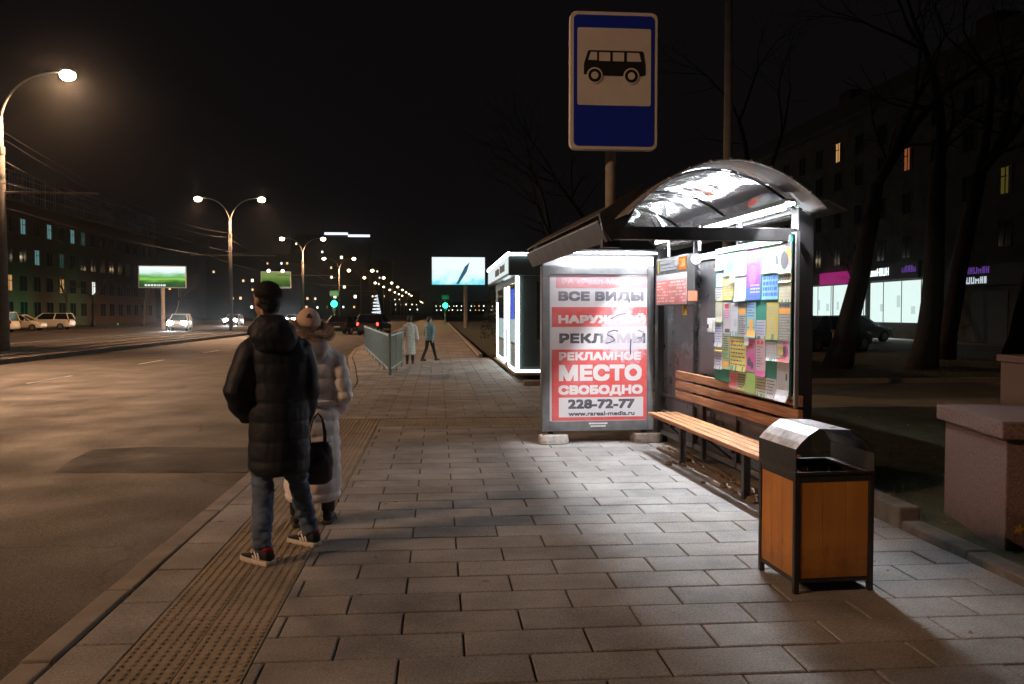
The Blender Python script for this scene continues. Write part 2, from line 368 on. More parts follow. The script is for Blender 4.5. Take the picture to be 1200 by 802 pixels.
# sidewalk bed + slabs
g = MB()
for a, b in zip(ys[:-1], ys[1:-0] if False else ys[1:]):
    xr = 3.40 if b <= 12.1 else 4.5 if b <= 19 else 1.9 if b <= 25 else 1.5
    g.add([(kerb_x(a) + .12, a, -.016), (xr, a, -.016), (xr, b, -.016), (kerb_x(b) + .12, b, -.016)], [(0, 1, 2, 3)])
o = struct(g.build('sidewalk_bed', M['joint']))
X0, Y0 = -0.181, 3.609
s = MB()
def slab(x0, x1, y0, y1, jit=True):
    gp = 0.0052
    if x1 - x0 < 0.03 or y1 - y0 < 0.03: return
    s.mat = rnd.choices((0, 1, 2, 3, 4), (3, 3, 2, 3, 2))[0]
    hz = rnd.gauss(0, .0012); tx = rnd.gauss(0, .0015); ty = rnd.gauss(0, .0015)
    e = .006
    x0 += gp + rnd.uniform(0, .001); x1 -= gp; y0 += gp; y1 -= gp + rnd.uniform(0, .001)
    def z(x, y): return hz + tx * (x - x0) + ty * (y - y0)
    cs = [(x0, y0), (x1, y0), (x1, y1), (x0, y1)]; ci = [(x0 + e, y0 + e), (x1 - e, y0 + e), (x1 - e, y1 - e), (x0 + e, y1 - e)]
    s.add([(x, y, -.018) for x, y in cs] + [(x, y, z(x, y) - .004) for x, y in cs] + [(x, y, z(x, y)) for x, y in ci],
          [(i, (i + 1) % 4, 4 + (i + 1) % 4, 4 + i) for i in range(4)] + [(4 + i, 4 + (i + 1) % 4, 8 + (i + 1) % 4, 8 + i) for i in range(4)] + [(8, 9, 10, 11)])
def right_edge(y):
    return 3.36 if y < 12.0 else 4.3 if y < 19 else 1.80 if y < 30 else 1.4
row = -12
while True:
    y0 = Y0 + row * 0.3; y1 = y0 + 0.3
    if y0 > 62: break
    cross = 11.93 < (y0 + y1) / 2 < 12.80
    left = -0.84 if y1 < 12.9 else kerb_x(y0) + .15
    off = 0.3 if row % 2 else 0.0
    xr = right_edge(y0)
    k = math.floor((left - X0 - off) / 0.6)
    while True:
        a = X0 + off + k * .6; b = a + .6; k += 1
        if a > xr: break
        if b < left: continue
        if cross and b < 1.9 + .6: continue
        slab(max(a, left), min(b, xr), y0, y1)
    if y1 < 12.9 and y0 > -3:       # edge row between kerb and tactile tiles
        pass
    row += 1
y = -3.0
while y < 12.6:
    slab(-1.728, -1.44, y, y + .595); y += .6
struct(s.build('sidewalk', SL, recalc=False))
g = MB()
g.add([(kerb_x(60) + .15, 60, 0), (1.4, 60, 0), (1.4, 1300, 0), (-3.6, 1300, 0)], [(0, 1, 2, 3)])
struct(g.build('far_sidewalk', M['path']))
# tactile strip with domes, cross strip with ribs
g = MB()
y = 0.9
while y < 12.75:
    for c in (0, 1):
        x0 = -1.44 + c * .3
        dz = rnd.gauss(0, .001)
        g.box(x0 + .003, x0 + .297, y + .003, y + .297, -.012, dz)
        for i in range(6):
            for j in range(6):
                cx = x0 + .025 + .05 * i; cyy = y + .025 + .05 * j
                vs = []
                for (rr, zz) in ((.0155, dz - .0005), (.0105, dz + .0075)):
                    for k in range(6): vs.append((cx + rr * math.cos(k * math.pi / 3), cyy + rr * math.sin(k * math.pi / 3), zz))
                g.add(vs, [(k, (k + 1) % 6, 6 + (k + 1) % 6, 6 + k) for k in range(6)] + [tuple(range(6, 12))])
    y += .3
x = -.84
while x < 2.3:
    for j in range(3):
        y = 12.01 + j * .27
        g.box(x + .003, x + .267, y + .003, y + .267, -.012, 0)
        for i in range(4):
            xx = x + .034 + i * .067
            g.box(xx - .013, xx + .013, y + .012, y + .258, 0.0, .0055)
    x += .27
struct(g.build('tactile_paving', M['tactile'], recalc=True))

# right side: lawn, border kerb, path
g = MB()
nx, ny = 60, 60
def lawn_z(x, y): return 0.03 + .05 * noise.noise((x * .35, y * .35, 3)) + .025 * noise.noise((x * 1.7, y * 1.7, 8))
vs = []; fs = []
for j in range(ny + 1):
    for i in range(nx + 1):
        x = 3.50 + (i / nx) ** 1.4 * 40; y = -2 + (j / ny) * 15.4; vs.append((x, y, lawn_z(x, y)))
for j in range(ny):
    for i in range(nx):
        k = j * (nx + 1) + i; fs.append((k, k + 1, k + nx + 2, k + nx + 1))
g.add(vs, fs); b0 = len(g.v); vs = []; fs = []
for j in range(ny + 1):
    for i in range(nx + 1):
        x = 1.85 + (i / nx) * 24; y = 18.6 + (j / ny) * 60; vs.append((x + (2.6 if y < 31 and x < 4.6 and y > 20 else 0), y, lawn_z(x, y) - .02))
for j in range(ny):
    for i in range(nx):
        k = j * (nx + 1) + i; fs.append((k, k + 1, k + nx + 2, k + nx + 1))
g.add(vs, fs)
struct(g.build('lawn', M['turf'], smooth=True))
g = MB(); g.box(4.5, 60, 13.5, 18.5, -.28, -.004); struct(g.build('footpath', M['path']))
g = MB(); g.box(1.85, 26, 18.5, 18.62, -.28, .10); g.box(4.5, 60, 13.36, 13.5, -.28, .05)
g.box(1.45, 1.6, 31, 130, -.1, .09)
struct(g.build('path_border', M['kerb'], bevel=.01))
g = MB()
y = 4.2
hs = {5: .05, 6: .17}
i = 0
for (ya, yb, h, xo) in ((3.2, 4.18, .05, 3.36), (4.2, 5.18, .05, 3.36), (5.2, 5.98, .055, 3.37), (6.0, 6.9, .15, 3.37), (6.92, 7.9, .13, 3.38), (7.92, 8.9, .13, 3.37), (8.92, 9.9, .12, 3.38), (9.92, 10.9, .13, 3.37), (10.92, 11.9, .13, 3.38), (11.92, 13.3, .12, 3.37)):
    g.box(xo, xo + .16, ya, yb, -.25, h)
struct(g.build('lawn_kerb', mat('unlit_kerb', (.125, .112, .10), .9, var=.4, scale=4, bump=.4, bscale=60), bevel=.014))  # darker than the other kerbs: its lack of light is put into the colour
g = MB(); g.box(13, 28.4, 30, 120, -.29, -.02); struct(g.build('shop_forecourt', M['path']))
# grass blades and fallen leaves
gm = MB()
for _ in range(9000):
    if rnd.random() < .55: x = 3.56 + rnd.random() ** 1.5 * 7; y = rnd.uniform(3.5, 13.2); z = lawn_z(x, y)
    else:
        x = 4.8 + rnd.random() * 16; y = 18.8 + rnd.random() * 10; z = lawn_z(x, y) - .02
    h = rnd.uniform(.02, .075); a = rnd.uniform(0, 6.28); w = .004 + .001 * (y > 18) * 4
    dx, dy = math.cos(a) * w, math.sin(a) * w; lx, ly = rnd.gauss(0, .02), rnd.gauss(0, .02)
    gm.add([(x - dx, y - dy, z - .005), (x + dx, y + dy, z - .005), (x + lx, y + ly, z + h)], [(0, 1, 2)])
tag(gm.build('grass', M['grass'], recalc=False), 'short tired grass of the dark lawn to the right of the bus shelter', 'grass', kind='stuff')
M['leaf'] = mat('dry_leaf', (0.20, 0.13, 0.05), 0.8, var=0.4, scale=1.5)
lm = MB()
for _ in range(700):
    if rnd.random() < .3: x = rnd.uniform(3.6, 9); y = rnd.uniform(4, 13)
    else: x = rnd.uniform(5, 20); y = rnd.uniform(19, 29)
    z = lawn_z(x, y) + .015; a = rnd.uniform(0, 6.28); r_ = rnd.uniform(.02, .05)
    c_, s_ = math.cos(a), math.sin(a)
    lm.add([(x + c_ * r_, y + s_ * r_, z + .01), (x - s_ * r_ * .6, y + c_ * r_ * .6, z), (x - c_ * r_, y - s_ * r_, z + .008), (x + s_ * r_ * .6, y - c_ * r_ * .6, z)], [(0, 1, 2, 3)])
for _ in range(34):
    x = rnd.uniform(-.7, 3.3); y = rnd.choice((rnd.uniform(3.3, 12), rnd.uniform(5, 9)))
    if x > 2.9 or rnd.random() < .5: x = 3.3 - abs(rnd.gauss(0, .12))
    a = rnd.uniform(0, 6.28); r_ = rnd.uniform(.012, .03); c_, s_ = math.cos(a), math.sin(a)
    lm.add([(x + c_ * r_, y + s_ * r_, .012), (x - s_ * r_ * .6, y + c_ * r_ * .6, .004), (x - c_ * r_, y - s_ * r_, .009), (x + s_ * r_ * .6, y - c_ * r_ * .6, .004)], [(0, 1, 2, 3)])
tag(lm.build('fallen_leaves', M['leaf'], recalc=False), 'dry brown leaves scattered over the grass', 'leaves', kind='stuff')

# ================================================================== BUS SHELTER (local frame: x across, y along the street)
PHI = R(2.53); SO = Vector((2.87, 6.6, 0))
def s2w(x, y, z=0):
    return (SO.x + x * math.cos(PHI) - y * math.sin(PHI), SO.y + x * math.sin(PHI) + y * math.cos(PHI), z)
sh = thing('bus_shelter', s2w(0, 0), PHI, 'dark steel bus shelter with arched mirror-like canopy and white light tubes', 'bus shelter')
for (xx, yy) in ((0, 0), (0.02, 3.73)):
    MB().box(xx - .065, xx + .065, yy - .065, yy + .065, 0, 2.46).build('post', M['steel_dark'], sh, bevel=.006)
MB().box(-1.56, -.066, -.05, .05, 2.135, 2.235).build('cross_beam', M['steel_dark'], sh, bevel=.005)
MB().box(-1.56, -.05, 3.70, 3.80, 2.25, 2.34).build('cross_beam', M['steel_dark'], sh, bevel=.005)
# street side eave: two plates with a gap, dark inside
EX = -1.60
g = MB()
g.T = None
g.prism([(EX + .13, 2.44), (EX + .14, 2.455), (EX - .035, 2.335), (EX - .045, 2.318)], 3.75, 'XZ', .02)
g.build('upper_fascia', M['steel_grey'], sh, bevel=.003)
g = MB(); g.prism([(EX - .045, 2.27), (EX - .03, 2.275), (EX + .045, 2.125), (EX + .03, 2.12)], 3.75, 'XZ', .02)
g.build('lower_fascia', M['steel_grey'], sh, bevel=.003)
MB().box(EX - .050, EX - .032, .02, 3.77, 2.268, 2.280).build('fascia_trim', M['alu'], sh)
MB().box(EX + .04, EX + .12, .06, 3.72, 2.24, 2.36).build('eave_beam', M['steel_dark'], sh)
g = MB(); g.prism([(EX - .05, 2.33), (EX + .13, 2.46), (EX + .30, 2.56), (EX + .30, 2.50), (EX + .16, 2.24), (EX + .05, 2.12), (EX - .02, 2.2)], .05, 'XZ', -.05)
g.build('eave_end_plate', M['steel_dark'], sh, bevel=.004)
# vault
def arc(t):   # t 0..1, street side to back
    x = -1.53 + t * 1.54
    xc = -.74; h = 2.69 - 0.40 * ((x - xc) / .79) ** 2 * (1.0 if x > xc else 1.02)
    return x, h
M['canopy'] = None
def canopy_mat():
    m = bpy.data.materials.new('canopy_sheet'); m.use_nodes = True; nt = m.node_tree; b = nt.nodes['Principled BSDF']; L = nt.links.new
    inp(b, 'Base Color', (0.74, 0.74, 0.75, 1)); inp(b, 'Metallic', 0.72); inp(b, 'Roughness', 0.05)
    tc = nt.nodes.new('ShaderNodeTexCoord')
    mp = nt.nodes.new('ShaderNodeMapping'); mp.inputs['Scale'].default_value = (1.2, .8, 1.2)
    n1 = nt.nodes.new('ShaderNodeTexNoise'); n1.inputs['Scale'].default_value = 1.6; n1.inputs['Detail'].default_value = 0.0
    bp = nt.nodes.new('ShaderNodeBump'); bp.inputs['Strength'].default_value = 0.5; bp.inputs['Distance'].default_value = 0.045
    L(tc.outputs['Object'], mp.inputs[0]); L(mp.outputs[0], n1.inputs['Vector']); L(n1.outputs['Fac'], bp.inputs['Height']); L(bp.outputs[0], b.inputs['Normal'])
    n2 = nt.nodes.new('ShaderNodeTexNoise'); n2.inputs['Scale'].default_value = 9; n2.inputs['Detail'].default_value = 6
    mr = nt.nodes.new('ShaderNodeMapRange'); mr.inputs['From Min'].default_value = .45; mr.inputs['From Max'].default_value = .8
    mr.inputs['To Min'].default_value = .035; mr.inputs['To Max'].default_value = .22
    L(tc.outputs['Object'], n2.inputs['Vector']); L(n2.outputs['Fac'], mr.inputs[0]); L(mr.outputs[0], b.inputs['Roughness'])
    return m
M['canopy'] = canopy_mat()
NT = 36; yb = [-.42, 0, 1.25, 2.5, 3.75]
seams = [-.42] + [0.0 + i * 0.25 for i in range(16)]
g = MB(); vs = []; fs = []
for j, yy in enumerate(seams):
    for i in range(NT + 1):
        x, z = arc(i / NT); vs.append((x, yy, z))
for j in range(len(seams) - 1):
    for i in range(NT):
        k = j * (NT + 1) + i; fs.append((k, k + 1, k + NT + 2, k + NT + 1))
g.add(vs, fs)
o = g.build('canopy', M['canopy'], sh, smooth=True)
sd = o.modifiers.new('thick', 'SOLIDIFY'); sd.thickness = .006; sd.offset = 1
for yy in (0, 1.25, 2.5, 3.74):
    g = MB(); g.tube([(arc(i / 24)[0], yy, arc(i / 24)[1] - .008) for i in range(25)], .0075, 6)
    g.build('canopy_rib', M['steel_dark'], sh, smooth=True)
g = MB(); g.tube([(arc(i / 30)[0], -.42, arc(i / 30)[1] - .001) for i in range(31)], .006, 6); 
for i in range(3, 30, 3): g.ball((arc(i / 30)[0], -.42, arc(i / 30)[1] + .003), .012, 8, 5)
g.build('canopy_edge_trim', M['alu'], sh, smooth=True)
# back eave flap to the right of the post
g = MB(); g.prism([(.005, 2.40), (.16, 2.33), (.17, 2.345), (.01, 2.42)], 4.1, 'XZ', -.38); g.build('back_fascia', M['steel_grey'], sh, bevel=.003)
MB().box(-.05, .05, .066, 3.66, 2.36, 2.44).build('back_beam', M['steel_grey'], sh, bevel=.004)
# back wall
for (a, b) in ((.09, 1.28), (1.32, 2.48), (2.52, 3.64)):
    MB().box(.02, .035, a, b, .16, 2.12).build('back_panel', M['panel_dark'], sh, bevel=.002)
for (z0, z1, m_) in ((2.125, 2.19, 'header'), (.10, .155, 'steel_grey'), (.34, .40, 'steel_grey'), (.56, .60, 'steel_dark')):
    MB().box(-.005, .045, .067, 3.66, z0, z1).build('back_rail', M[m_], sh, bevel=.004)
for yy in (1.30, 2.50):
    MB().box(-.012, .055, yy - .018, yy + .018, .10, 2.36).build('back_mullion', M['steel_dark'], sh, bevel=.003)
for yy in (.85, 1.9, 2.9):
    MB().tube([(-.16, yy, 2.20), (-.16, yy, 2.38)], .016, 8).build('hanger', M['alu'], sh)
# light tubes: housing + tube
M['led'] = emit('white_tube', (0.93, 0.96, 1.0), E_LED)
M['led2'] = emit('white_tube_dimmer', (0.93, 0.96, 1.0), E_LED2)
M['led_body'] = emit('tube_diffuser', (0.93, 0.96, 1.0), 55.0)
def led(y0, y1, x=-.26, z=2.385):
    """strip lamp: a bright line deep in a channel with a tall street-side lip, glowing diffuser outside"""
    h = MB()
    h.box(x - .035, x + .035, y0, y1, z + .020, z + .040)
    hh = h.build('tube_housing', M['alu'], sh)
    MB().box(x - .006, x + .006, y0 + .01, y1 - .01, z + .016, z + .0195).build('light_tube', M['led'], hh)
    MB().box(x - .041, x - .0355, y0, y1, z - .040, z + .0).build('diffuser', M['led_body'], hh)
    MB().box(x - .041, x - .0355, y0, y1, z + .0005, z + .038).build('lip', M['alu'], hh)
    MB().box(x + .0355, x + .041, y0, y1, z - .004, z + .038).build('lip', M['alu'], hh)
led(-.33, 1.50); led(1.52, 2.95)
h = MB(); h.box(-1.22, -.10, 3.54, 3.58, 2.287, 2.31); hh = h.build('tube_housing', M['alu'], sh)
MB().box(-1.22, -.10, 3.543, 3.577, 2.279, 2.2865).build('light_tube', M['led2'], hh)

# poster display case -------------------------------------------------------
PX0, PX1, PZ0, PZ1 = -1.475, -.097, .15, 2.13
pc = thing('poster_display', s2w(-.786, 3.73), PHI, 'grey poster display with red and white Cyrillic rental advert on two stone blocks', 'poster display')
off = (-.786, 3.73, 0)
g = MB(off); g.box(PX0, PX1, 3.67, 3.79, PZ0, PZ1); g.build('case', M['frame_grey'], pc, bevel=.006)
g = MB(off)
for (a, b, c, d) in ((PX0 + .004, -1.378, PZ0 + .004, PZ1 - .004), (-.182, PX1 - .004, PZ0 + .004, PZ1 - .004), (-1.376, -.184, 2.03, PZ1 - .004), (-1.376, -.184, PZ0 + .004, .272)):
    g.box(a, b, 3.652, 3.669, c, d)
fr = g.build('frame', M['frame_grey'], pc, bevel=.005)
g = MB(off); g.box(PX0 + .02, PX1, 3.69, 3.77, 2.134, 2.25); g.build('header', M['header'], pc, bevel=.004)
for xx in (-1.36, -.2):
    g = MB(off); g.box(xx - .03, xx + .03, 3.70, 3.76, .115, .152); g.build('leg', M['steel_dark'], pc)
g = MB(off)
for (u0, u1, z) in ((-.90, -.66, .232), (-.88, -.68, .200)):
    u = u0
    while u < u1 - .02:
        w = rnd.uniform(.012, .03); g.box(u, min(u + w, u1), 3.649, 3.6515, z, z + .018); u += w + .004
g.build('maker_plate', M['tag_paper'], pc)

def poster_mat(name, c, faded):
    """printed colour bleached by wear: a scuffed pale zone at right and a sun-bleached top"""
    m = bpy.data.materials.new(name); m.use_nodes = True; nt = m.node_tree; b = nt.nodes['Principled BSDF']; L = nt.links.new
    tc = nt.nodes.new('ShaderNodeTexCoord'); sx = nt.nodes.new('ShaderNodeSeparateXYZ'); L(tc.outputs['Object'], sx.inputs[0])
    def mth(op, a, bb=None):
        n = nt.nodes.new('ShaderNodeMath'); n.operation = op; n.use_clamp = False
        for i, q in enumerate((a, bb)):
            if q is None: continue
            if isinstance(q, (int, float)): n.inputs[i].default_value = q
            else: L(q, n.inputs[i])
        return n.outputs[0]
    def rng(src, a, bb, c0=0.0, c1=1.0):
        r = nt.nodes.new('ShaderNodeMapRange'); r.interpolation_type = 'SMOOTHSTEP'
        r.inputs['From Min'].default_value = a; r.inputs['From Max'].default_value = bb; r.inputs['To Min'].default_value = c0; r.inputs['To Max'].default_value = c1
        L(src, r.inputs['Value']); return r.outputs[0]
    nz = nt.nodes.new('ShaderNodeTexNoise'); nz.inputs['Scale'].default_value = 5.5; nz.inputs['Detail'].default_value = 7; nz.inputs['Roughness'].default_value = .62
    L(tc.outputs['Object'], nz.inputs['Vector'])
    dx = mth('MULTIPLY', mth('SUBTRACT', sx.outputs['X'], .33), 3.0); dz = mth('MULTIPLY', mth('SUBTRACT', sx.outputs['Z'], 1.32), 2.3)
    d = mth('SQRT', mth('ADD', mth('MULTIPLY', dx, dx), mth('MULTIPLY', dz, dz)))
    zone = rng(mth('ADD', d, mth('MULTIPLY', mth('SUBTRACT', nz.outputs['Fac'], .5), 2.2)), .55, 1.0, 1, 0)
    topf = rng(mth('ADD', sx.outputs['Z'], mth('MULTIPLY', mth('SUBTRACT', nz.outputs['Fac'], .5), .5)), 1.45, 2.1, 0, .55)
    fac = mth('MAXIMUM', mth('MULTIPLY', zone, .84), topf)
    fac = mth('MAXIMUM', fac, rng(nz.outputs['Fac'], .35, .75, 0.0, .18))
    fac = mth('MULTIPLY', fac, faded)
    mx = nt.nodes.new('ShaderNodeMix'); mx.data_type = 'RGBA'
    mx.inputs[6].default_value = (*c, 1); mx.inputs[7].default_value = (0.54, 0.51, 0.57, 1); L(fac, mx.inputs[0])
    L(mx.outputs[2], b.inputs['Base Color']); inp(b, 'Roughness', .45)
    return m
PM = [poster_mat('print_white', (.60, .575, .59), .8), poster_mat('print_red', (.60, .075, .07), 1.0), poster_mat('print_ink', (.045, .045, .06), .95), poster_mat('print_lettering', (.64, .61, .61), .7), poster_mat('print_faint', (.62, .30, .30), 1.0)]
p = MB(off); W0, W1, T0, T1 = -1.376, -.184, .274, 2.028
def pu(f): return W0 + f * (W1 - W0)
def pv(f): return T1 - f * (T1 - T0)
def sheet(f0, f1, g0, g1, lay): p.box(pu(f0), pu(f1), 3.668 - .0016 * lay, 3.6695, pv(g1), pv(g0))
def ptext(t, f0, f1, g0, g1, lay, bold=.09):
    yy = 3.668 - .0016 * lay - .0009
    put_text(p, t, lambda u, v: (u, yy, v), pu(f0), pu(f1), pv(g1), pv(g0), bold)
p.mat = 0; sheet(0, 1, 0, 1, 0)
p.mat = 1; sheet(.06, 1, .008, .09, 1); sheet(.02, 1, .22, .355, 1); sheet(.02, 1, .51, .998, 1)
p.mat = 0; sheet(.092, .965, .84, .975, 2)
p.mat = 4; ptext('РА «Реал-Медиа»', .12, .93, .024, .074, 1, .06)
p.mat = 2; ptext('ВСЕ ВИДЫ', .085, .965, .112, .190, 0, .072); ptext('РЕКЛАМЫ', .095, .985, .40, .468, 0, .072)
p.mat = 3; ptext('НАРУЖНОЙ', .085, .985, .262, .332, 1, .072); ptext('РЕКЛАМНОЕ', .092, .94, .527, .585, 1, .072)
ptext('МЕСТО', .092, .948, .614, .727, 1, .072); ptext('СВОБОДНО', .088, .958, .755, .830, 1, .072)
p.mat = 2; ptext('228-72-77', .185, .875, .852, .918, 2, .065); ptext('www.rareal-media.ru', .19, .875, .936, .966, 2, .06)
p.build('poster', PM, pc, recalc=False)
M['marker'] = mat('blue_black_marker', (.05, .045, .12), .6, var=.2)
g = MB(off)
def scr(pts, r_): g.tube([(pu(a), 3.6625, pv(b)) for a, b in pts], r_, 5)
scr([(.70, .385), (.66, .378), (.60, .392), (.585, .41), (.64, .425), (.67, .445), (.62, .462), (.57, .468)], .006)
scr([(.835, .44), (.832, .47), (.828, .50), (.83, .545)], .008)
scr([(.91, .38), (.97, .395), (.95, .425), (.90, .435)], .004)
scr([(.62, .30), (.70, .275), (.78, .262)], .004)
g.build('marker_scribble', M['marker'], pc, smooth=True)
for (lx, lab) in ((-1.33, 'whitish stone block under the street-side leg of the poster display'), (-.165, 'low earthy stone block under the poster display beside the bench end')):
    o = MB(); 
    w = .19 if lx < -1 else .2
    nseg = 10
    pts = []
    for k in range(nseg):
        t = 2 * math.pi * k / nseg; c_, s_ = math.cos(t), math.sin(t)
        sg = lambda v: math.copysign(abs(v) ** .45, v)
        pts.append((sg(c_) * w + rnd.uniform(-.015, .015), sg(s_) * .12 + rnd.uniform(-.01, .01)))
    vs = []
    for (z, q) in ((0, .97), (.05, 1.0), (.10, .96), (.115, .86)):
        for (a, b) in pts: vs.append((a * q, b * q, z + rnd.uniform(-.004, .004) * (z > 0) - (.03 * (a / w) if z > .04 and lx < -1 else 0) * 0))
    n = nseg
    o.add(vs, [tuple(range(n - 1, -1, -1)), tuple(range(3 * n, 4 * n))] + [(i * n + k, i * n + (k + 1) % n, (i + 1) * n + (k + 1) % n, (i + 1) * n + k) for i in range(3) for k in range(n)])
    ob = o.build('stone_block', M['stone'] if lx < -1 else M['rubble'], bevel=.012); ob.location = s2w(lx, 3.70); ob.rotation_euler = (0, 0, PHI + .05)
    tag(ob, lab, 'stone', 'stones under the poster display')

# notice board ---------------------------------------------------------------
nb = thing('notice_board', s2w(-.13, .72), PHI, 'green notice board covered with colourful pasted adverts above the bench', 'notice board')
noff = (-.13, .72, 0)
M['board'] = mat('board_green', (0.02, 0.20, 0.14), .6, var=.15, scale=6)
g = MB(noff); g.box(-.132, -.112, -.075, 1.535, .93, 2.185); g.build('backing', M['board'], nb, bevel=.003)
g = MB(noff); g.box(-.128, -.10, -.165, -.14, .84, 2.20); g.box(-.128, -.10, -.14, -.076, 2.186, 2.20); g.box(-.128, -.10, -.14, -.076, .90, .915); g.build('frame', M['alu'], nb)
g = MB(noff); g.box(-.11, .018, .2, .26, 2.05, 2.11); g.box(-.11, .018, 1.2, 1.26, 2.05, 2.11); g.box(-.11, .018, .2, .26, 1.1, 1.14); g.box(-.11, .018, 1.2, 1.26, 1.1, 1.14); g.build('bracket', M['steel_dark'], nb)
NC = dict(cream=(.72, .66, .42), white=(.74, .74, .76), pink=(.74, .52, .60), lavender=(.55, .55, .78), skyblue=(.40, .66, .78), yellow=(.78, .64, .13), purple=(.33, .10, .46), lightgreen=(.42, .72, .36), cyan=(.25, .66, .72), photo=(.55, .47, .45), yellowgreen=(.62, .66, .24), paleyellow=(.74, .74, .48), pinkwhite=(.74, .60, .62), greyorange=(.52, .46, .42), cyanorange=(.40, .66, .60), darklist=(.36, .37, .28), greenyellow=(.48, .58, .32), magenta=(.66, .26, .42), pinklist=(.74, .52, .56), whitecircle=(.72, .72, .74), whitelist=(.74, .75, .78), redwhite=(.72, .36, .34), lime=(.50, .78, .20))
NM = {k: mat('paper_' + k, tuple(q * .60 for q in v), .75, var=.08, scale=5) for k, v in NC.items()}
INK = [mat('ink_dark', (.07, .07, .09), .7), mat('ink_red', (.55, .06, .06), .7), mat('ink_blue', (.06, .12, .50), .7), mat('ink_orange', (.70, .30, .04), .7), mat('ink_magenta', (.55, .08, .30), .7), mat('ink_green', (.05, .30, .16), .7), mat('ink_grey', (.35, .35, .38), .7)]
NOTICES = [('cream',0.793,1.527,2.138,2.181),('white',-0.07,0.788,2.131,2.178),('pink',1.305,1.517,1.975,2.120),('lavender',1.344,1.502,1.820,1.954),('skyblue',1.056,1.303,1.916,2.121),('yellow',1.061,1.333,1.691,1.908),('white',0.785,1.048,1.902,2.119),('white',0.785,1.048,1.676,1.897),('purple',0.470,0.772,1.685,2.123),('lightgreen',0.125,0.453,1.899,2.123),('cyan',0.129,0.446,1.683,1.893),('photo',-0.101,0.116,1.883,2.125),('yellowgreen',-0.101,0.116,1.812,1.879),('paleyellow',-0.101,0.116,1.658,1.805),('paleyellow',1.338,1.517,1.686,1.809),('cream',1.335,1.517,1.481,1.678),('pinkwhite',1.140,1.314,1.379,1.672),('white',0.957,1.134,1.359,1.665),('greyorange',0.780,0.952,1.360,1.661),('cyanorange',0.561,0.759,1.358,1.669),('white',0.362,0.549,1.356,1.512),('yellow',0.125,0.352,1.353,1.664),('darklist',-0.093,0.116,1.347,1.651),('white',1.329,1.527,1.251,1.475),('yellow',1.329,1.527,1.212,1.248),('white',1.329,1.527,1.036,1.210),('greenyellow',1.146,1.320,1.048,1.374),('yellow',0.772,1.140,1.049,1.351),('magenta',0.561,0.767,1.061,1.352),('pinklist',0.359,0.554,1.036,1.352),('white',0.151,0.352,1.178,1.339),('whitecircle',-0.085,0.140,1.181,1.343),('whitelist',-0.081,0.140,0.869,1.179),('redwhite',0.957,1.146,0.885,1.037),('yellowgreen',0.767,0.952,0.881,1.044),('lime',0.561,0.762,0.872,1.051),('paleyellow',0.352,0.554,0.868,1.032),('white',0.146,0.350,0.869,1.034)]
NOTICES += [('paleyellow', 1.02, 1.15, 1.85, 1.94), ('white', .70, .80, 1.29, 1.38), ('yellow', .02, .12, 1.24, 1.32)]
NLAB = dict(purple='purple and blue gradient poster', cyan='cyan notice with big dark letters', lightgreen='light green notice', lime='plain lime green sheet', magenta='magenta advert with pictures', whitecircle='white notice with purple circle and red band', whitelist='long white list curling at its bottom', skyblue='sky blue notice with blue disc')
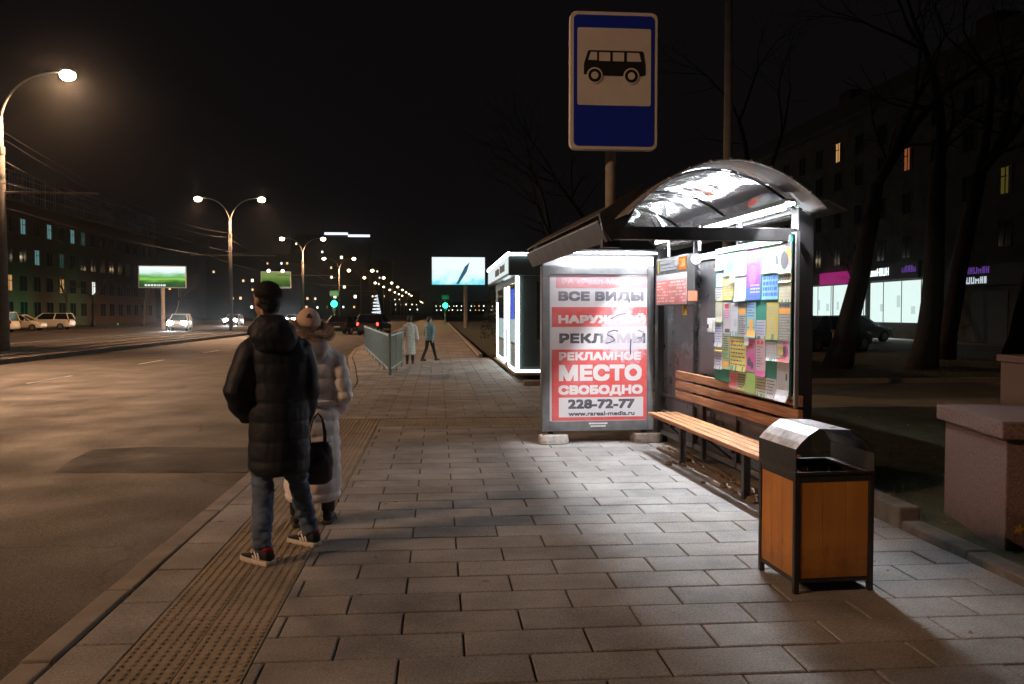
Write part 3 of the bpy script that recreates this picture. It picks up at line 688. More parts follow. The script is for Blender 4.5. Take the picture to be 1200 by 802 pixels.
for i, (c, y0, y1, z0, z1) in enumerate(NOTICES):
    g = MB(noff); n = g
    lift = .0015 + (i % 3) * .0012 + (.0065 if i > 37 else 0)
    curl = .028 if c == 'whitelist' else rnd.uniform(0, .010)
    sk = rnd.gauss(0, .007)
    X = lambda v: -.133 - lift - curl * max(0, 1 - v * 3.2) ** 2          # v 0 bottom..1 top
    # local y decreases towards the camera: u=0 is the left edge seen by the reader
    P_ = lambda u, v, d=0: (X(v) - d, y1 + (y0 - y1) * u + sk * (v - .5), z0 + (z1 - z0) * v)
    NV = 7
    vs = [P_(u, k / NV) for k in range(NV + 1) for u in (0, 1)]
    g.mat = 0; g.add(vs, [(2 * k, 2 * k + 1, 2 * k + 3, 2 * k + 2) for k in range(NV)])
    def blk(u0, u1, v0, v1, m_, d=.0008):
        g.mat = m_
        q = 3
        vs = [P_(u, v0 + (v1 - v0) * k / q, d) for k in range(q + 1) for u in (u0, u1)]
        g.add(vs, [(2 * k, 2 * k + 1, 2 * k + 3, 2 * k + 2) for k in range(q)])
    def lines(v0, v1, nl, m_=1, u0=.1, u1=.9, th=.45):
        st = (v1 - v0) / nl
        for k in range(nl):
            u = u0; end = u1 - rnd.random() * .3
            while u < end:
                w = rnd.uniform(.05, .2); blk(u, min(u + w, u1), v1 - (k + th) * st, v1 - k * st, m_); u += w + .035
    def disc(cu, cv, r_, m_, d=.0012):
        g.mat = m_; a = (z1 - z0) / (y1 - y0)
        g.add([P_(cu + r_ * math.cos(t * .524), cv + r_ / a * math.sin(t * .524), d) for t in range(12)], [tuple(range(12))])
    mats = [NM[c]] + INK + [M['board']]
    D, RD, BL, OR, MG, GR, GY = 1, 2, 3, 4, 5, 6, 7
    if c == 'purple':
        for k in range(8): blk(.0, 1, k / 8, (k + 1) / 8 - .001, [BL, BL, 0, 0, MG, 0, MG, 0][k], .0006) if k in (0, 1) else None
        lines(.72, .95, 4, 7, .1, .9); lines(.1, .3, 3, 7, .3, .95); disc(.45, .5, .28, MG)
    elif c == 'cyan':
        for k, t in enumerate(('ПОЧЕМУ', 'МЫ', 'ХОРОШИ')): pass
        lines(.05, .93, 4, BL, .08, .95, .62)
    elif c == 'lightgreen':
        lines(.55, .92, 5, GR, .1, .8); blk(.82, .95, .3, .62, D); lines(.1, .4, 3, D, .08, .75)
    elif c == 'skyblue':
        disc(.62, .52, .36, BL); blk(.04, .22, .05, .45, MG); lines(.8, .95, 2, GY)
    elif c == 'photo':
        disc(.45, .45, .33, D); disc(.75, .62, .25, OR); lines(.04, .16, 2, GR); lines(.8, .95, 2, GY)
    elif c == 'whitecircle':
        disc(.62, .62, .27, MG); disc(.62, .62, .14, D, .0016); blk(0.04, .98, .04, .17, RD)
    elif c == 'whitelist':
        lines(.30, .97, 14, GY); blk(.72, .86, .55, .72, D)
    elif c == 'redwhite':
        lines(.1, .9, 5, RD, .06, .95, .6)
    elif c == 'magenta':
        blk(.1, .9, .08, .55, MG); disc(.35, .3, .2, D, .0014); disc(.65, .2, .16, D, .0014); lines(.66, .93, 3, RD)
    elif c == 'cyanorange':
        lines(.55, .95, 5, BL); blk(.08, .92, .04, .2, OR); disc(.5, .35, .24, OR); lines(.22, .3, 1, D)
    elif c == 'greyorange':
        blk(.04, .96, .68, .84, OR); lines(.05, .62, 9, D, .08, .92, .6)
    elif c == 'darklist':
        blk(.04, .96, .72, .86, OR); lines(.03, .68, 9, 7, .06, .94, .5); lines(.88, .97, 1, D, .06, .94, .8)
    elif c == 'yellowgreen': lines(.1, .9, 2 if z1 - z0 < .1 else 6, D, .06, .94, .65)
    elif c == 'greenyellow': lines(.5, .95, 7, D); blk(.1, .9, .08, .22, 4); lines(.26, .46, 3, GR)
    elif c == 'pinklist': lines(.2, .80, 8, D, .12, .7, .3); blk(.03, .97, .02, .15, MG); blk(.1, .42, .86, .96, RD); blk(.5, .8, .86, .96, RD)
    elif c == 'yellow' and y1 - y0 > .3: lines(.1, .9, 7, D, .06, .95, .35); blk(.08, .2, .8, .92, RD)
    elif c == 'lime' : blk(.05, .95, .02, .05, GR)
    elif c == 'white' and z1 - z0 < .06: pass
    elif c in ('cream',) and z1 - z0 < .06: lines(.25, .75, 1, 4, .2, .9, .8)
    elif c == 'pinkwhite': blk(.2, .8, .8, .95, RD); lines(.45, .75, 4, MG); blk(.3, .95, .04, .16, D)
    elif c == 'white' and i == 17: disc(.7, .4, .22, GY); lines(.7, .95, 3, GY)
    else: lines(.12, .9, max(2, int((z1 - z0) / .03)), rnd.choice((GY, D, GY, BL)), .1, .92, .3)
    if c in ('white', 'yellow', 'paleyellow', 'lime', 'pink') and z1 - z0 > .09:   # cut tear-off strips along the foot
        for k in range(9):
            u = .04 + k * .105; blk(u, u + .012, .005, .16, GY, .0012)
            if rnd.random() < .3: blk(u + .012, u + .10, -.004, .15, mats.index(M['board']) if M['board'] in mats else 0, .0016)
    ob = g.build('notice', mats, nb, recalc=False)
    if c in NLAB: ob['label'] = NLAB[c]
# info box hung under the roof
ib = thing('info_box', s2w(-.16, 2.69, 1.65), PHI, 'black electronic timetable box with red and white notice hung at the shelter back', 'information box')
io = (-.255, 2.4, 1.65)
g = MB(io); g.box(-.295, -.21, 1.86, 2.95, 1.655, 2.185); g.build('housing', M['steel_dark'], ib, bevel=.006)
g = MB(io); g.box(-.2975, -.296, 1.875, 2.935, 1.665, 2.0); sh1 = g.build('timetable_sheet', NM['white'], ib)
M['sheet_red'] = mat('sheet_red', (.74, .20, .17), .6, var=.25, scale=7)
g = MB(io); g.mat = 0; g.box(-.3005, -.2985, 1.885, 2.925, 1.672, 1.935)
g.mat = 1
for k in range(7):
    z = 1.915 - k * .034; y = 2.9
    while y > 1.93:
        w = rnd.uniform(.04, .2)
        if rnd.random() < .75: g.box(-.3020, -.3008, max(1.9, y - w), y, z - .016, z)
        y -= w + rnd.uniform(.02, .06)
g.build('route_notice', [M['sheet_red'], mat('pale_red_print', (.74, .52, .48), .6, var=.2)], ib)
M['screen_orange'] = emit('amber_display', (1.0, .24, .04), 1.1)
M['screen_white'] = emit('display_text', (.8, .85, .95), .8); M['screen_yel'] = emit('display_yellow', (1.0, .75, .12), .8)
g = MB(io); g.mat = 0; g.box(-.299, -.296, 1.90, 2.13, 2.03, 2.165)
g.mat = 1
for (z, a, b) in ((2.135, 2.78, 2.30), (2.085, 2.78, 2.20), (2.055, 2.78, 2.22)):
    y = a
    while y > b + .03:
        w = rnd.uniform(.03, .09); g.box(-.299, -.296, max(b, y - w), y, z - .01, z + .012); y -= w + .014
g.mat = 2; g.box(-.299, -.296, 2.84, 2.88, 2.025, 2.15)
g.mat = 3
put_text(g, '20', lambda u, v: (-.3005, 2.11 - u, v), .03, .17, 2.055, 2.145, 0)
g.build('display', [M['screen_orange'], M['screen_white'], M['screen_yel'], mat('digit_dark', (.5, .2, .05), .6)], ib)
g = MB(io); g.box(-.29, -.19, 1.853, 1.857, 1.70, 1.80); g.build('side_sticker', mat('sticker_red', (.62, .10, .05), .6), ib)
g = MB(io); g.tube([(-.205, 1.847, 2.13), (-.205, 1.875, 2.13)], .055, 16); g.build('loudspeaker', M['header'], ib)
g = MB(io); g.box(-.285, -.25, 2.0, 2.05, 1.55, 1.655); g.build('bracket', mat('yellow_tag', (.72, .42, .03), .6), ib)
sw = thing('switch_box', s2w(-.02, 1.75, 1.42), PHI, 'small white switch box on the shelter wall below the timetable box', 'switch box')
g = MB((-.02, 1.75, 1.42)); g.box(-.10, .018, 1.68, 1.84, 1.38, 1.52); g.build('housing', M['white'], sw, bevel=.008)
g = MB((-.02, 1.75, 1.42)); g.box(-.104, -.10, 1.79, 1.82, 1.42, 1.46); g.build('button', M['black'], sw)
g = MB((-.02, 1.75, 1.42)); g.tube([(-.03, 1.74, 1.52), (-.02, 1.74, 1.8), (-.02, 1.76, 2.12)], .008, 6); g.build('conduit', M['black'], sw)

# bench ------------------------------------------------------------------------
be = thing('bench', s2w(-.24, 1.33), PHI, 'slatted wooden bench with high backrest inside the bus shelter', 'bench')
bo = (-.24, 1.33, 0)
g = MB(bo)
for k in range(4):
    a = -.417 + k * .089
    g.box(a, a + .076, -.17 + rnd.uniform(-.01, .01), 2.81, .43 + .0 * k, .47)
g.build('seat', M['bench_wood'], be, bevel=.007)
g = MB(bo)
for z in (.625, .735, .845):
    g.box(-.098, -.058, -.16 + rnd.uniform(-.01, .01), 2.83, z, z + .085)
g.build('backrest', M['bench_wood'], be, bevel=.007)
for yy in (.45, 2.1):
    g = MB(bo); g.box(-.055, -.012, yy - .03, yy + .03, .05, .95); g.build('back_support', M['steel_dark'], be, bevel=.004)
    g = MB(bo); g.box(-.29, -.23, yy - .03, yy + .03, 0, .39); g.build('leg', M['steel_dark'], be, bevel=.004)
    g = MB(bo); g.box(-.40, -.056, yy - .025, yy + .025, .391, .429); g.build('seat_bracket', M['steel_dark'], be, bevel=.003)
for yy in (1.25, 2.6):
    g = MB(bo); g.bar((-.36, yy, .43), (-.06, yy + .02, .20), .025, .02); g.build('brace', M['steel_dark'], be)
# earth rubble along the foot of the back wall
rb = MB()
for _ in range(55):
    yy = rnd.uniform(-.15, 3.2); xx = -.12 + rnd.gauss(0, .07)
    if rnd.random() < .45: yy = rnd.choice((.45, 2.1, .9)) + rnd.gauss(0, .16); xx = -.24 + rnd.gauss(0, .07)
    r_ = rnd.uniform(.015, .055); a = rnd.uniform(0, 6)
    w = s2w(xx, yy)
    rs = []
    for (q, z) in ((.9, -.01), (1.0, .35), (.72, .8), (.3, 1.05)):
        rs.append((w[0] + rnd.uniform(-.006, .006), w[1] + rnd.uniform(-.006, .006), z * r_, r_ * q * rnd.uniform(.8, 1.5), r_ * q * rnd.uniform(.8, 1.5)))
    rb.rings(rs, 7)
for (xa, xb, h) in ((-.20, -.14, .035), (-.07, .02, .05)):
    a = s2w(xa, -.1); b = s2w(xa, 3.1)
    rb.tube([Vector(s2w(xa + rnd.gauss(0, .008), -.1 + t * .2, .01 + rnd.uniform(0, .012))) for t in range(17)], [.028 + rnd.uniform(-.008, .01) for _ in range(17)], 7)
tag(rb.build('rubble', M['rubble'], smooth=False), 'crumbled earth and broken concrete along the foot of the bench', 'rubble', kind='stuff')

# bus stop sign --------------------------------------------------------------
bs = thing('bus_stop_sign', s2w(-1.515, .15, 2.145), 0, 'blue rectangular bus stop sign with black bus pictogram on a pole', 'sign')
g = MB(); g.tube([(0, 0, 0), (0, 0, .8)], .042, 16); g.tube([(0, 0, .8), (0, 0, 1.6)], .03, 12); g.build('pole', M['pole'], bs, smooth=False)
g = MB(); g.box(-.07, .07, -.05, .05, -.06, 0.0); g.build('pole_bracket', M['steel_dark'], bs)
SW, SH_, SZ = .68, 1.045, .68
def rrect(w, h, r_, z0, cx=0):
    pts = []
    for (sx, sz, a0) in ((1, 1, 0), (-1, 1, 90), (-1, -1, 180), (1, -1, 270)):
        for k in range(5):
            t = R(a0 + k * 22.5); pts.append((cx + sx * (w / 2 - r_) + r_ * math.cos(t), z0 + h / 2 + sz * (h / 2 - r_) + r_ * math.sin(t)))
    return pts
g = MB(); g.prism(rrect(SW, SH_, .05, SZ), .07, 'XZ', -.12); g.build('board', M['sign_white'], bs, bevel=.004)
g = MB(); g.prism(rrect(SW - .055, SH_ - .055, .035, SZ + .0275), .003, 'XZ', -.123); g.build('blue_field', M['sign_blue'], bs)
g = MB(); g.prism(rrect(.57, .585, .015, SZ + .335), .003, 'XZ', -.126); g.build('white_panel', M['sign_white'], bs)
bz = SZ + .335 + .585 / 2
g = MB(); g.mat = 0
body = [(-.235, -.06), (-.235, .02), (-.205, .115), (-.195, .122), (.215, .122), (.225, .112), (.24, .02), (.24, -.06), (.20, -.068), (-.18, -.068)]
g.prism([(a, bz + b) for a, b in body], .003, 'XZ', -.129)
g.mat = 1
for q in ([(-.203, .048), (-.183, .108), (-.135, .108), (-.135, .048)], [(-.118, .042), (-.118, .108), (-.033, .108), (-.033, .042)], [(-.012, .042), (-.012, .108), (.075, .108), (.075, .042)], [(.098, .042), (.098, .108), (.192, .108), (.208, .042)]):
    g.prism([(a, bz + b) for a, b in q], .0015, 'XZ', -.1305)
for cx in (-.152, .132):
    for (r_, m_, d) in ((.062, 1, .1305), (.05, 0, .132), (.028, 1, .1335)):
        g.mat = m_; g.prism([(cx + r_ * math.cos(t * .2618), bz - .068 + r_ * math.sin(t * .2618)) for t in range(24)], .0015, 'XZ', -d)
g.build('bus_pictogram', [M['black'], M['sign_white']], bs)

# trash bin --------------------------------------------------------------------
tb = thing('trash_bin', (1.98, 4.61, 0), R(3.2), 'orange wood panelled litter bin with dented grey metal hood', 'litter bin')
W_, D_ = .475, .475
for (xx, yy) in ((0, 0), (W_ - .03, 0), (0, D_ - .03), (W_ - .03, D_ - .03)):
    MB().box(xx, xx + .03, yy, yy + .03, 0, .665).build('leg', M['bin_metal'], tb, bevel=.003)
for (a, b, c, d) in ((.032, W_ - .032, .006, .020), (.032, W_ - .032, D_ - .020, D_ - .006)):
    g = MB(); n3 = (b - a) / 3
    for k in range(3): g.box(a + k * n3 + .0012, a + (k + 1) * n3 - .0012, c, d, .085, .628)
    g.build('side_panel', M['bin_wood'], tb, bevel=.002)
for (a, b) in ((.006, .020), (W_ - .020, W_ - .006)):
    g = MB(); n3 = (D_ - .064) / 3
    for k in range(3): g.box(a, b, .032 + k * n3 + .0012, .032 + (k + 1) * n3 - .0012, .085, .628)
    g.build('side_panel', M['bin_wood'], tb, bevel=.002)
for (z0, z1) in ((.06, .083), (.63, .665)):
    g = MB()
    g.box(.031, W_ - .031, .002, .026, z0, z1); g.box(.031, W_ - .031, D_ - .026, D_ - .002, z0, z1)
    g.box(.002, .026, .031, D_ - .031, z0, z1); g.box(W_ - .026, W_ - .002, .031, D_ - .031, z0, z1)
    g.build('frame_rail', M['bin_metal'], tb, bevel=.003)
MB().box(.028, W_ - .028, .028, D_ - .028, .10, .60).build('liner', M['black'], tb)
g = MB(); e = .004
g.box(-e, .05, -e, D_ + e, .667, .684); g.box(W_ - .05, W_ + e, -e, D_ + e, .667, .684); g.box(.052, W_ - .052, -e, .03, .667, .684); g.box(.052, W_ - .052, D_ - .03, D_ + e, .667, .684)
g.build('rim', M['bin_metal'], tb, bevel=.003)
hood = [(0, .686), (0, .815), (.03, .85), (.075, .89), (.135, .928), (.33, .918), (.43, .85), (.475, .79), (.475, .686)]
g = MB(); inner = [(a + (.006 if a < .2 else -.006 if a > .3 else 0), b - (.006 if b > .7 else 0)) for a, b in hood]
n = len(hood); vs = []
for yy in (-.003, D_ + .003): vs += [(a, yy, b) for a, b in hood] + [(a, yy, b) for a, b in inner]
fs = []
for i in range(n - 1):
    fs += [(i, i + 1, 2 * n + i + 1, 2 * n + i), (n + i + 1, n + i, 3 * n + i, 3 * n + i + 1), (i, n + i, n + i + 1, i + 1), (2 * n + i, 2 * n + i + 1, 3 * n + i + 1, 3 * n + i)]
g.add(vs, fs)
for q in range(len(g.f)): g.m[q] = 0 if q // 4 in (1, 2, 3, 4) and q % 4 == 0 else 1  # light put into the colour: left slope and top pale, unlit right slope dark
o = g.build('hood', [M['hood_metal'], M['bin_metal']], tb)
# litter near the bin and on the path
for (x, y, lab) in ((2.42, 4.05, 'crumpled pale cigarette stub on the slab below the litter bin'),):
    g = MB(); g.tube([(-.02, 0, .005), (.02, .004, .005)], .004, 8); o = g.build('cigarette_stub', M['tag_paper']); o.location = (x, y, .0015); tag(o, lab, 'cigarette stub')

# granite planters ---------------------------------------------------------------
def planter(loc, rz, lab, w=2.2, d=1.06, h=.75):
    t = thing('granite_parapet', loc, rz, lab, 'parapet', 'granite parapets beside the lawn')
    MB().box(0, w, 0, d, -.05, h).build('base', M['granite'], t, bevel=.008)
    MB().box(-.05, w + .05, -.05, d + .05, h + .001, h + .12).build('coping', M['granite'], t, bevel=.012)
    return t
pl = planter((3.70, 5.30, 0.0), R(-11), 'large pinkish granite parapet block with overhanging coping at right edge', 2.2, 1.02)
planter((9.55, 12.95, 0.0), R(-5), 'second granite parapet block farther back beyond the near one', 2.4, 1.06, .74)
lf = MB(); pts = []
for k in range(10):
    r_ = .042 if k % 2 == 0 else .018
    pts.append((r_ * math.cos(R(90 + 36 * k)), r_ * math.sin(R(90 + 36 * k))))
lf.prism(pts, .002, 'XZ', 0)
M['leaf_y'] = mat('yellow_leaf', (.45, .27, .05), .7, var=.3, scale=30)
o = lf.build('leaf', M['leaf_y']); o.location = (3.70 + .085 * math.cos(R(-11)), 5.30 + .085 * math.sin(R(-11)) - .0035, .16); o.rotation_euler = (0, R(15), R(-11))
tag(o, 'small yellow maple leaf stuck to the front of the near granite block', 'leaf')
# ================================================================== STREET LAMPS
M['lamp_glow'] = emit('lamp_glow', (1.0, .80, .50), 34.0)
M['lamp_glow_far'] = emit('lamp_glow_far', (1.0, .70, .36), 12.0)
M['lamp_head'] = mat('lamp_housing', (.25, .25, .24), .5, .4, var=.1)
def arm_path(sx):
    P0 = Vector((0, 0, 9.7)); pts = []
    for t in range(13):
        q = t / 12
        pts.append((sx * (2.45 * q ** 1.5), 0, 9.6 + 2.05 * (1 - (1 - q) ** 2.1)))
    return pts
def lamp_geo(detail=True):
    t = thing('street_lamp', (0, 0, 0))
    n = 12 if detail else 6
    g = MB(); g.tube([(0, 0, -.1), (0, 0, .6), (0, 0, 5), (0, 0, 8.4), (0, 0, 8.45), (0, 0, 9.75)], [.19, .19, .16, .135, .10, .09], n); g.build('pole', M['pole'], t, smooth=detail)
    if detail:
        
        for (a, b, r_) in ((8.2, 8.5, .165), (7.2, 7.35, .17)): MB().tube([(0, 0, a), (0, 0, b)], r_, 12).build('collar', M['galv'], t)
    for sx in (1, -1):
        g = MB(); g.tube(arm_path(sx), [.055 - .002 * k for k in range(13)], n); g.build('arm', M['pole'], t, smooth=True)
        h = MB(); h.rings([(sx * 2.72, 0, 11.62, .30, .14), (sx * 2.72, 0, 11.68, .36, .17), (sx * 2.70, 0, 11.76, .33, .14), (sx * 2.66, 0, 11.80, .2, .08)], 14)
        hd = h.build('lamp_head', M['lamp_head'], t, smooth=True)
        h = MB(); 
        if detail: h.ball((sx * 2.74, 0, 11.54), (.33, .26, .24), 14, 8)
        else: h.ball((sx * 2.74, 0, 11.52), (.42, .34, .34), 12, 8)
        h.build('lamp_bowl', M['lamp_glow'] if detail else M['lamp_glow_far'], hd, smooth=True)  # bowls oversized so the glow around each lamp is part of its shape
    # bracket carrying the tram wires
    g = MB(); g.tube([(-3.4, 0, 6.65), (3.9, 0, 6.6)], .055, 8); g.tube([(0, 0, 8.0), (2.4, 0, 6.62)], .008, 5); g.tube([(0, 0, 8.0), (-2.2, 0, 6.63)], .008, 5); g.build('wire_bracket', M['pole'], t)
    return t
YL = [-2, 38, 78, 119, 162, 207, 250, 293, 338, 382, 426, 470, 514, 558, 602, 646, 690, 734, 780, 830, 880]
names = {-2: 'tall twin-arm street lamp beside the avenue behind the viewpoint', 38: 'nearest twin-arm street lamp, its curved arm high at the left edge of the avenue', 78: 'twin-arm street lamp standing between the lit billboard and the man in the dark coat', 119: 'third twin-arm street lamp, rising above the green billboard behind the man'}
near = lamp_geo(True); farl = lamp_geo(False)
for i, y in enumerate(YL):
    src = near if y < 200 else farl
    o = src if y in (-2, 207) else copy_tree(src)
    o.location = (-18.2, y, 0)
    tag(o, names.get(y, 'distant twin-arm street lamp in the glowing row receding down the avenue'), 'street lamp', 'street lamps along the avenue')
    if y < 170:
        for sx in (1, -1):
            ld = bpy.data.lights.new('lamp_light', 'SPOT'); ld.energy = P_LAMP * (.72 if y < 0 else 1.1); ld.color = WARM; ld.spot_size = R(160); ld.spot_blend = .35; ld.shadow_soft_size = .12
            lo = bpy.data.objects.new('lamp_light', ld); COL.objects.link(lo); lo.parent = o; lo.location = (sx * 2.74, 0, 11.36)
            lo.rotation_euler = (0, R(-3) * sx, 0)
# lone lamp column behind the shelter, its head above the picture
lp = thing('lamp_column', (4.86, 14.2, 0), 0, 'tall slim grey lamp column rising behind the shelter roof', 'lamp column')
g = MB(); g.tube([(0, 0, -.1), (0, 0, 4), (0, 0, 8.5)], [.085, .072, .06], 12); g.build('pole', M['pole'], lp, smooth=True)
g = MB(); g.tube([(0, 0, 8.4), (-.3, -.1, 8.8), (-1.3, -.3, 9.0)], .035, 8); g.build('arm', M['pole'], lp, smooth=True)
# wires
M['cable'] = mat('black_cable', (.03, .03, .03), .7)
def wire(p0, p1, sag, lab, r_=.008):
    p0 = Vector(p0); p1 = Vector(p1); pts = []
    for k in range(25):
        q = k / 24; v = p0.lerp(p1, q); v.z -= sag * 4 * q * (1 - q); pts.append(v)
    o = MB().tube(pts, r_, 5).build('overhead_wire', M['cable'], smooth=True)
    tag(o, lab, 'wire', 'wires strung along the avenue')
for (x, z, lab) in ((-20.1, 6.6, 'overhead tram wire strung between the lamp brackets on the far side'), (-16.2, 6.55, 'overhead tram wire strung between the lamp brackets on the near side')):
    pts = []
    for a, b in zip([-2, 38, 78, 119, 162, 207], [38, 78, 119, 162, 207, 250]):
        for k in range(10):
            q = k / 10; pts.append((x, a + (b - a) * q, z - .35 * 4 * q * (1 - q)))
    o = MB().tube(pts, .014, 5).build('overhead_wire', M['cable'], smooth=True); tag(o, lab, 'wire', 'wires strung along the avenue')
wire((-18.35, 38, 9.3), (-18.35, 78, 8.6), .9, 'upper sagging cable between the nearest lamp and the next one')
wire((-18.05, 38, 8.8), (-18.05, 78, 8.2), 1.0, 'lower sagging cable between the nearest lamp and the next one')
wire((-18.2, 78, 8.6), (-18.2, 119, 8.2), .9, 'sagging cable between the second and third lamps')
wire((-18.2, 119, 8.6), (-18.2, 162, 8.2), .9, 'sagging cable beyond the third lamp')
wire((-18.2, 78, 7.3), (-48, 96, 9), 1.2, 'span cable from the second lamp to the brick office block')

# ================================================================== KIOSK
M['kiosk'] = mat('kiosk_cladding', (.055, .07, .07), .4, .2, var=.15, scale=3)
M['kiosk_led'] = emit('kiosk_strip_light', (.86, 1.0, .97), E_KIOSK)
M['kiosk_glass'] = mat('kiosk_glass', (.02, .03, .035), .05, 0, spec=.8, var=.1)
M['kiosk_fascia'] = emit('kiosk_fascia_panel', (.80, .92, .92), .95)
M['kiosk_screen'] = emit('kiosk_blue_screen', (.12, .16, .80), .8)
M['kiosk_inside'] = emit('kiosk_interior', (.55, .68, .68), .7)
kx, ky = 1.98, 21.5; KW, KL = 2.6, 7.9
kk = thing('kiosk', (kx, ky, 0), 0, 'small dark kiosk outlined with bright white strip lights behind the shelter', 'kiosk')
MB().box(-.06, KW + .06, -.06, KL + .06, 0, .07).build('plinth', M['kerb'], kk, bevel=.01)
MB().box(.0, KW, .0, KL, .07, 2.5).build('wall', M['kiosk'], kk, bevel=.01)
MB().box(-.22, KW + .1, -.20, KL + .6, 2.50, 3.05).build('fascia', M['kiosk'], kk, bevel=.01)
MB().box(-.235, -.222, .0, KL + .5, 2.56, 2.98).build('fascia_sign', M['kiosk_fascia'], kk)
for (a, b, c, d) in ((1.0, 2.6, 2.66, 2.88), (3.0, 4.6, 2.64, 2.86)):
    g = MB(); y = a
    while y < b:
        w = rnd.uniform(.1, .22); g.box(-.24, -.236, y, y + w, c, d - rnd.uniform(0, .05)); y += w + .06
    g.build('fascia_lettering', mat('fascia_letters', (.10, .07, .06), .6), kk)
st = []
def strip(*a):
    MB().box(*a).build('strip_light', M['kiosk_led'], kk)
strip(-.04, .05, -.04, -.001, .10, 2.48)
strip(-.26, -.20, -.235, KL + .6, 2.99, 3.07)
strip(-.19, KW + .1, -.235, -.203, 2.99, 3.06)
strip(.04, KW, -.03, -.001, .08, .13)
strip(-.03, -.001, .0, 2.3, .08, .13)
for yy in (2.35, 3.6, 6.9):
    strip(-.035, -.001, yy, yy + .09, .13, 2.30 if yy < 6 else 1.9)
strip(-.03, -.001, 3.7, 6.9, .13, .19)
for (a, b, c, d) in ((.35, 2.2, .75, 2.35), (2.55, 3.5, .25, 2.3), (3.8, 6.8, .75, 2.3)):
    w = MB().box(-.012, -.002, a, b, c, d).build('window', M['kiosk_glass'], kk)
    MB().box(-.0155, -.0125, a + .06, b - .06, c + .05, c + (d - c) * .42).build('lit_counter', M['kiosk_inside'], w)
    if a < 1: MB().box(-.016, -.0125, a + .3, b - .35, 1.4, 2.2).build('window_poster', M['kiosk_screen'], w)
w = MB().box(.5, 2.3, -.012, -.002, .9, 2.35).build('window', M['kiosk_glass'], kk)
M['ad_warm'] = emit('lit_advert', (1.0, .82, .55), .9)
MB().box(.70, .86, -.05, -.013, 1.1, 2.2).build('lit_advert', M['ad_warm'], w)
MB().box(.70, .80, -.05, -.013, .78, .92).build('blue_advert', M['kiosk_screen'], w)

# ================================================================== BARRIERS
def barrier(p0, p1, npan, lab):
    p0 = Vector((*p0, 0)); p1 = Vector((*p1, 0)); d = p1 - p0; L_ = d.length; a = math.atan2(d.y, d.x)
    t = thing('pedestrian_barrier', p0, a, lab, 'barrier', 'pedestrian barriers at the kerb')
    w = L_ / npan
    for i in range(npan + 1):
        MB().box(i * w - .025, i * w + .025, -.025, .025, 0, 1.06).build('post', M['rail_paint'], t, bevel=.004)
    for i in range(npan):
        g = MB(); x0, x1 = i * w + .03, (i + 1) * w - .03
        g.box(x0, x1, -.018, .018, .98, 1.02); g.box(x0, x1, -.018, .018, .14, .175)
        k = int((x1 - x0) / .16)
        for j in range(1, k):
            xx = x0 + (x1 - x0) * j / k; g.box(xx - .006, xx + .006, -.006, .006, .176, .979)
        g.build('panel', M['rail_paint'], t)
    return t
barrier((-1.22, 21.8), (-3.05, 36.5), 7, 'long run of galvanised railing following the kerb away from the corner')
barrier((-1.19, 21.85), (-1.05, 25.3), 2, 'short galvanised railing section standing nearest, end-on to the street')

